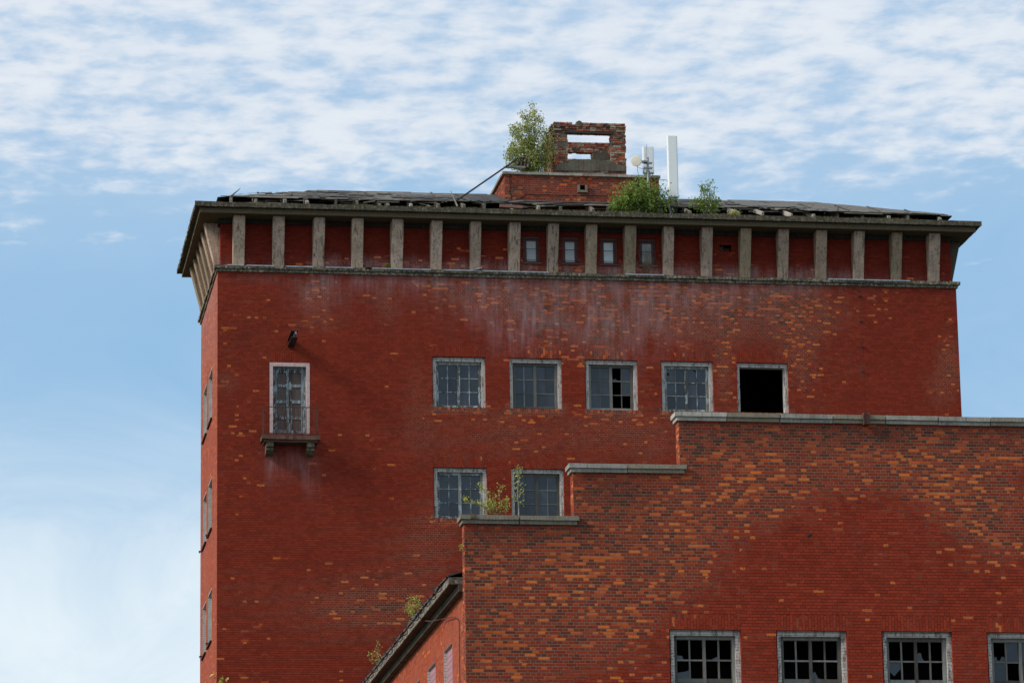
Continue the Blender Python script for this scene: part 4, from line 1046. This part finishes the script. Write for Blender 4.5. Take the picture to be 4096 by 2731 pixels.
gs.merge(Sheet(front(HY+TH), G1, GR, 0, Z3-CH, [(a-.0, b+.0, c, d) for (a, b, c, d) in HW], [], wear_h, step=1., reveal=.02, top=[(G1, G2, Z1-CH, Z3-CH), (G2, G3, Z2-CH, Z3-CH)]))
gs.build('gable_wall', BR_H, HALL)
# copings
def coping(x0, x1, z, joints):
    xs = [x0]+joints+[x1]
    for i in range(len(xs)-1):
        a_ = xs[i]+(.012 if i else 0); b_ = xs[i+1]-(.012 if i < len(xs)-2 else 0)
        m = MB(); dz = random.uniform(-.006, .006)
        rough_plate(m, a_, b_, HY-.10, HY+TH+.10, z-.105+dz, z+dz, .25, .004, .008, i)
        rough_plate(m, a_+(.045 if i == 0 else 0), b_-(.045 if i == len(xs)-2 else 0), HY-.055, HY+TH+.055, z-CH-.002+dz, z-.105+dz, .3, .003, .004, i+9)
        m.build('coping_stone', COPE, HALL)
coping(G1-.10, hx(2314, 2066).x, Z1, [hx(1700+980/2.614, 2063).x])
coping(G2-.10, hx(2743, 1860).x, Z2, [hx(2500+22/2.614, 1857).x])
j0 = hx(2500+1058/2.614, 1655).x; dj = hx(2500+1613/2.614, 1655).x-j0
coping(G3-.10, GR, Z3, [j0+dj*k for k in range(9) if j0+dj*k < GR-.3])
# windows
sh = lambda *p: list(p)
HB = [ {(0, 0): [(0, 0), (.62, 0), (.5, .08), (.45, .2), (.12, .22), (0, .18)], (1, 0): 'none', (2, 0): [(.4, 0), (1, 0), (1, .2), (.6, .08)], (3, 0): 'none', (0, 1): [(0, 0), (1, 0), (1, .5), (.5, .42), (0, .38)], (1, 1): 'none', (2, 1): 'none', (3, 1): 'none', (0, 2): 'none', (1, 2): 'none', (2, 2): 'none', (3, 2): 'none'},
       {(0, 0): 'none', (1, 0): [(.05, 0), (.4, 0), (.2, .06)], (2, 0): 'none', (3, 0): 'none', (0, 1): 'none', (1, 1): 'none', (2, 1): [(0, 0), (1, 0), (.98, .1), (.45, .14), (.2, .48), (0, .4)], (3, 1): 'none', (0, 2): 'none', (1, 2): 'none', (2, 2): 'none', (3, 2): 'none'},
       {(0, 0): 'none', (1, 0): 'none', (2, 0): [(0, 0), (.6, 0), (.4, .15), (.3, .42), (.15, .45), (0, .35)], (3, 0): 'none', (0, 1): [(0, 1), (1, 1), (1, .7), (.7, .5), (.38, .28), (.2, .42), (0, .5)], (1, 1): 'none', (2, 1): 'none', (3, 1): 'none', (0, 2): 'none', (1, 2): 'none', (2, 2): 'none', (3, 2): 'none'},
       {(0, 0): [(0, 0), (1, 0), (1, .22), (.7, .3), (.5, .08), (.3, .1), (.25, .28), (0, .22)], (1, 1): 'none', (0, 2): 'none', (1, 2): 'none'}, {}, {}]
HL = ['hall window with jagged glass in two left panes, leftmost of its row', 'hall window with one shard below its middle, second in the row', 'hall window with a hanging glass wedge, third in the row', 'hall window cut off by the right edge', None, None]
for k, H in enumerate(HW):
    bk = {(i, 3): 'ok' for i in range(4)}; bk.update(HB[k])
    make_window(HALL, front(HY), H, 4, 4, FRAME, bk, transom=2, ssurr=.11, rec=.10, fw=.075, post=.07, mun=.04, label=HL[k])
# dark room behind the gable
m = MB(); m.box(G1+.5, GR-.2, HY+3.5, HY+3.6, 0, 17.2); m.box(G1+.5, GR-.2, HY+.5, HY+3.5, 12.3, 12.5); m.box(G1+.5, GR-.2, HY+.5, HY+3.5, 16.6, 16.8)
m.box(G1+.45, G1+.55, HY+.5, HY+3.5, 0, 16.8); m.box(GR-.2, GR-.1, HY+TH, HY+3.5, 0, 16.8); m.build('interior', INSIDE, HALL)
# ------------ side wall and eaves running back
SX = G1+.06
ezt = atY(1794.6, 2306.7, HY+.42).z; ezb = atY(1794.6, 2335, HY+.42).z; ex0 = atY(1794.6, 2320, HY+.42).x
YE = 119.6
def sidehole(xa, ya, xb, yb, h):
    p = atX(xa, ya, SX); q = atX(xb, yb, SX); return (p.y, q.y, p.z-h, p.z)
def c5(x, y): return (x/3.13+1400, y/3.13+2230)
p1 = atX(*c5(1279, 1050), SX); p2 = atX(*c5(1170, 1172), SX); p3 = atX(*c5(1070, 1300), SX); p4 = atX(*c5(966, 1418), SX)
wy = [(p1.y, p2.y), (p3.y, p4.y)]; dy_ = p3.y-p1.y
SH = []
for k in range(8):
    a_ = p1.y+dy_*k
    if a_+1.8 < YE: SH.append((a_, a_+(p2.y-p1.y), p1.z-2.0, p1.z))
def wear_w(u, z):
    n = noise.noise(Vector((u*.5, z*.3, 4))); near = max(0, 1-(u-HY)/1.6)
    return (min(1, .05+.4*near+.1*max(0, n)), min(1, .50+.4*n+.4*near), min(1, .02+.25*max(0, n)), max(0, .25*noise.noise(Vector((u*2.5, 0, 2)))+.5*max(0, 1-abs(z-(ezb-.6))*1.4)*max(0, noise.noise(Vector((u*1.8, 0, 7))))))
s = Sheet(sideL(SX), HY+TH-.02, YE, 0, ezb-.05, SH, [(a, b, d, d+.38) for (a, b, c, d) in SH], wear_w, step=.35, reveal=.001)
s.build('side_wall', BR_W, HALL)
for i, (a, b, c, d) in enumerate(SH):
    mp = sideL(SX)
    m = MB(); ring(m, mp, a-.06, b+.06, c-.06, d+.06, .066, .002, .30)
    w_ = m.build('boarded_window', WHITES, HALL)
    m = MB(); z_ = c
    while z_ < d:
        mbx(m, mp, a, b, z_, min(d, z_+.138), .07, .10); mbx(m, mp, a, b, z_+.138, min(d+.001, z_+.15), .085, .105); z_ += .15
    m.build('boarding', LILAC, w_)
    m = MB(); mbx(m, mp, a-.02, b+.02, c-.05, c, -.06, .17); m.build('sill', DIRON, w_)
# eaves: fascia slab, inner beam, roof
m = MB(); rough_plate(m, ex0+.05, SX+.3, HY+.48, YE-.05, ezb-.006, ezb+.05, .6, .002, .0, 5); m.build('soffit', concrete_mat('shaded_soffit', (.10, .075, .05), (.06, .04, .028), lichen=.6), HALL)  # dark concrete: shade on the underside of the eaves is painted in
m = MB(); rough_plate(m, ex0, SX+.8, HY+.42, YE, ezb, ezt, .35, .006, .012, 5); m.build('eaves_slab', concrete_mat('eaves_concrete', (.29, .25, .20), (.15, .13, .10), lichen=.7, hard=1), HALL)
m = MB(); rough_plate(m, SX-.16, SX+.4, HY+.41, YE, ezb-.17, ezb-.004, .5, .004, .006, 6); m.build('eaves_beam', concrete_mat('shaded_beam_concrete', (.20, .17, .12), (.10, .085, .06), lichen=.7), HALL)  # beam toned darker than the slab to carry the shade beneath it
m = MB(); kx, kz = SX+5.5, ezt+.02+5.9*.29
m.add([(ex0-.02, HY+.40, ezt+.01), (ex0-.02, YE, ezt+.01), (kx, YE, kz), (kx, HY+.40, kz), (ex0-.02, HY+.40, ezt+.05), (ex0-.02, YE, ezt+.05), (kx, YE, kz+.05), (kx, HY+.40, kz+.05)], [(0, 1, 2, 3), (4, 5, 6, 7), (0, 1, 5, 4), (0, 3, 7, 4), (1, 2, 6, 5)])
m.add([(kx, HY+.40, kz+.04), (kx, YE, kz+.04), (GR, YE, kz+.3), (GR, HY+.40, kz+.3)], [(0, 1, 2, 3)]); m.build('roof', FELT, HALL)
m = MB()                                                   # torn felt curling at the eave
y_ = HY+.45
while y_ < YE:
    l_ = random.uniform(.15, .5); h_ = random.uniform(.02, .09); o_ = random.uniform(.0, .05)
    m.add([(ex0-o_, y_, ezt+.02), (ex0-o_-random.uniform(0, .04), y_+l_, ezt+.02), (ex0-.01, y_+l_, ezt+h_+.03), (ex0, y_, ezt+h_), (ex0+.14, y_, ezt+.09), (ex0+.14, y_+l_, ezt+.09)], [(0, 1, 2, 3), (3, 2, 5, 4)])
    y_ += l_*random.uniform(.9, .98)
m.build('torn_felt', FELT, HALL)
hk = None
for k in range(30):
    yk = HY+1.6+k*1.08
    if yk > YE-.5: break
    if hk is None:
        m = MB(); pts = [(0.06, 0, .05), (0, 0, .045)]
        for i in range(9):
            a_ = R(20-i*24); pts.append((-.11+.11*math.cos(a_), 0, -.03+.11*math.sin(a_)))
        pts.append((-.232, 0, .0)); m.tube(pts, .014, 5); hk = m.build('gutter_hook', DIRON, None); o = hk
    else: o = hk.copy(); col.objects.link(o)
    o.parent = HALL; o.location = Vector((ex0-.005, yk+random.uniform(-.05, .05), ezt-.02))-origin(HALL); o.rotation_euler = (0, random.uniform(-.15, .15), random.uniform(-.12, .12))
# lightning wire
m = MB(); pts = [atX(*c5(870, 745), ex0-.1), atX(*c5(930, 785), ex0+.1), atX(*c5(1020, 795), SX-.3), atX(*c5(1150, 765), SX-.1), atX(*c5(1300, 737), SX-.05), atX(*c5(1345, 760), SX-.04), atX(*c5(1366, 805), SX-.03), atX(*c5(1369, 1100), SX-.03)]
e_ = pts[-1].copy(); e_.z = .1; pts.append(e_)
m.tube(pts, .012, 5); m.build('lightning_wire', IRON, HALL)
# hopper fixed on the coping, small hole in the wall, stone on the first step
m = MB(); q = hx(1987*DS, 962*DS); m.box(q.x-.06, q.x+.06, HY-.16, HY-.03, Z3-.23, Z3+.03, jit=.01); m.box(q.x-.075, q.x-.06, HY-.18, HY-.03, Z3-.25, Z3+.05); m.box(q.x+.06, q.x+.075, HY-.18, HY-.03, Z3-.25, Z3+.05); m.build('iron_cramp', IRON, HALL)
m = MB(); q = hx(1860*DS, 1229*DS); m.box(q.x-.05, q.x+.04, HY-.006, HY+.1, q.z-.035, q.z+.035, jit=.012); m.build('wall_hole', INSIDE, HALL)
q = hx(1700+496/2.614, 2066)
m = MB(); m.box(q.x-.06, q.x+.06, HY-.13, HY+.06, Z1-.10, Z1+.02, jit=.012); o = m.build('rusty_cramp', plain_mat('brown_rusty_block', (.13, .085, .05), (.07, .045, .03), 14, .9), HALL)

# ------------------------------------------------------------------ plants
def plant(name, label, cat, base, H, W, lmat, bmat, nst=4, nbr=14, leaf=.05, per=9, trunk=.03, low=.15, lean=(0, 0), jit=.06, depth=.6, shape=1., droop=0., fall=.45, group=None, names=('stems', 'foliage')):
    base = Vector(base); t = thing(name, label, cat, tuple(base), group)
    st = MB(); lf = MB()
    def leaf_at(p):
        s = leaf*random.uniform(.6, 1.25); d = Vector([random.gauss(0, 1) for _ in range(3)]); d.z -= .4; d.normalize()
        q = d.cross(Vector([random.gauss(0, 1) for _ in range(3)])).normalized(); n_ = d.cross(q)
        lf.add([p, p+d*s*.5+q*s*.30+n_*s*.08, p+d*s, p+d*s*.5-q*s*.30+n_*s*.08], [(0, 1, 2), (0, 2, 3)])
    for k in range(nst):
        f = 0 if nst == 1 else (k/(nst-1)-.5)*2
        hh = H*(1-fall*abs(f)**1.2)*random.uniform(.85, 1.05) if k != nst//2 else H
        top = base+Vector((f*W*.30+lean[0]*H+random.gauss(0, .03), random.uniform(-1, 1)*W*depth*.25+lean[1]*H, hh))
        ctrl = base+Vector((f*W*.12, 0, hh*.45))
        pts = []; N_ = 10
        for i in range(N_+1):
            s_ = i/N_; p = base*(1-s_)**2+ctrl*2*s_*(1-s_)+top*s_*s_
            p = p+Vector((random.gauss(0, .012), random.gauss(0, .012), 0))*(H*.6 if i else 0); pts.append(p)
        st.tube(pts, trunk*random.uniform(.7, 1), 6, r2=.004)
        for j in range(nbr):
            s_ = low+(1-low)*(j+random.random())/nbr; i = min(int(s_*N_), N_-1); p = pts[i].lerp(pts[i+1], s_*N_-i)
            a_ = random.uniform(0, 2*math.pi); ln_ = W*.5*(1-.75*s_**shape)*random.uniform(.45, 1.05)
            d = Vector((math.cos(a_), math.sin(a_)*depth, random.uniform(.25, .9)-droop)).normalized()
            bp = [p]
            for q in range(5):
                d = (d+Vector([random.gauss(0, .16) for _ in range(3)])+Vector((0, 0, .06))).normalized(); bp.append(bp[-1]+d*ln_/5)
            st.tube(bp, max(.004, trunk*.28*(1-s_)), 4, r2=.003)
            for q in range(1, 6):
                tw_ = int(per*(.5+q/6))
                for _ in range(tw_):
                    if random.random() < .25:                 # short twig leaf cluster
                        e = bp[q]+Vector([random.gauss(0, jit*1.6) for _ in range(3)])
                    else: e = bp[q]+Vector([random.gauss(0, jit) for _ in range(3)])
                    leaf_at(e)
    o = st.build(names[0], bmat, t); o2 = lf.build(names[1], lmat, t); return t
def z3(x, y, Y): return atY(x/2.352+1900, y/2.352+380, Y)
b = z3(570, 690, 122.0); hh = z3(600, 60, 122.0).z-bzt
plant('birch_tree', 'young birch growing on the rooftop block left of the ruined turret', 'tree', (b.x, 122.0, bzt-.05), hh*.97, 2.1, LEAF_B, BARK, nst=8, nbr=20, leaf=.07, per=9, trunk=.026, low=.04, jit=.06, lean=(-.05, 0), depth=.5, fall=.38, shape=1.0)
b = z3(470, 690, 121.9)
plant('birch_sapling', 'leafy birch sapling spreading over the left corner of the rooftop block', 'tree', (b.x, 121.8, bzt-.05), hh*.66, 1.7, LEAF_B, BARK, nst=5, nbr=18, leaf=.072, per=9, trunk=.02, low=.03, jit=.06, lean=(-.08, 0), depth=.45)
b = z3(1580, 1100, 119.9)
plant('bush', 'dense green bush on the cornice below the antenna mast', 'bush', (b.x, 119.85, 35.1), z3(1600, 800, 119.9).z-35.1, 2.7, LEAF_D, BARK, nst=8, nbr=18, leaf=.09, per=5, trunk=.03, low=.02, jit=.07, depth=.35, shape=1.0, fall=.55)
b = z3(1500, 1100, 119.9)
plant('low_shrub', 'low spreading green shrub at the left foot of the dense bush', 'bush', (b.x-.1, 119.9, 35.1), .72, 1.9, LEAF_D, BARK, nst=5, nbr=13, leaf=.085, per=7, trunk=.015, low=.05, jit=.06, depth=.3)
b = z3(2170, 1120, 119.9)
plant('sapling', 'thin open sapling on the cornice right of the tall antenna', 'tree', (b.x, 119.75, 35.1), z3(2150, 830, 119.8).z-35.1, 1.35, LEAF_D, BARK, nst=4, nbr=12, leaf=.075, per=6, trunk=.022, low=.12, jit=.05, depth=.4)
b = z3(2340, 1120, 119.9)
plant('weed', 'small yellow-green weed by the bare rafters, right of the sapling', 'plant', (b.x+.25, 119.5, 35.1), .2, .55, LEAF_Y, TWIG, nst=4, nbr=6, leaf=.05, per=3, trunk=.006, jit=.03)
q = atY(290/2.614+1440, 970/2.614+700, 120.0)
plant('green_tuft', 'tiny green tuft rooted on the ledge between two piers', 'plant', (q.x, 119.98, 33.14), .2, .3, LEAF_D, TWIG, nst=3, nbr=5, leaf=.04, per=3, trunk=.004, jit=.02)
c4 = lambda x, y, Y: atY(x/2.614+1700, y/2.614+1800, Y)
b = c4(980, 685, HY+.1); plant('birch_sapling', 'slender birch sapling with pale stem in the gap between coping stones', 'tree', (b.x, HY+.15, Z1-.02), c4(985, 150, HY+.1).z-Z1, .55, LEAF_Y, BIRCHB, nst=1, nbr=20, leaf=.05, per=2, trunk=.02, low=.25, jit=.03, depth=.4, lean=(.01, 0), group='birch saplings on the lowest step')
b = c4(790, 680, HY+.1); plant('birch_sapling', 'middle birch sapling bushing out in front of the brickwork between two windows', 'tree', (b.x, HY+.25, Z1-.02), .78, .8, LEAF_Y, BARK, nst=3, nbr=10, leaf=.05, per=3, trunk=.012, low=.1, jit=.03, depth=.4, group='birch saplings on the lowest step')
b = c4(745, 680, HY+.1); plant('birch_sapling', 'leftward leaning birch sapling in front of the flaking blue-white window', 'tree', (b.x, HY+.2, Z1-.02), .85, .62, LEAF_Y, BARK, nst=2, nbr=13, leaf=.05, per=3, trunk=.012, low=.3, jit=.03, depth=.4, lean=(-.75, 0), group='birch saplings on the lowest step')
p = c4(375, 1020, HY+.1); plant('wall_weed', 'tiny weed sprouting from the left edge of the stepped wall', 'plant', (p.x+.02, HY+.15, p.z-.05), .14, .2, LEAF_Y, TWIG, nst=2, nbr=3, leaf=.045, per=2, trunk=.004, jit=.02)
def on_eave(x, y): return atX(*c5(x, y), ex0+.05)
p = on_eave(790, 760); plant('eave_sapling', 'small bushy sapling on the sloping hall eaves nearer the stepped wall', 'plant', (p.x+.05, p.y, ezt+.02), .72, .6, LEAF_Y, BARK, nst=4, nbr=9, leaf=.05, per=4, trunk=.012, low=.1, jit=.04, group='saplings on the hall eaves')
p = on_eave(345, 1370); plant('eave_sapling', 'sparse sapling on the hall eaves near the bottom of the photo', 'plant', (p.x+.05, p.y, ezt+.02), .72, .8, LEAF_Y, BARK, nst=3, nbr=5, leaf=.06, per=2, trunk=.012, low=.3, jit=.04, lean=(-.15, 0), group='saplings on the hall eaves')
# tree whose tip only just reaches the bottom edge
q = atY(882, 2722, 100)
plant('tree', 'yellow-green tree top just entering the bottom edge before the tower', 'tree', (q.x, 100, 0), q.z, 2.0, LEAF_Y, BARK, nst=1, nbr=60, leaf=.16, per=4, trunk=.16, low=.3, jit=.10, depth=.9, names=('trunk', 'crown'))
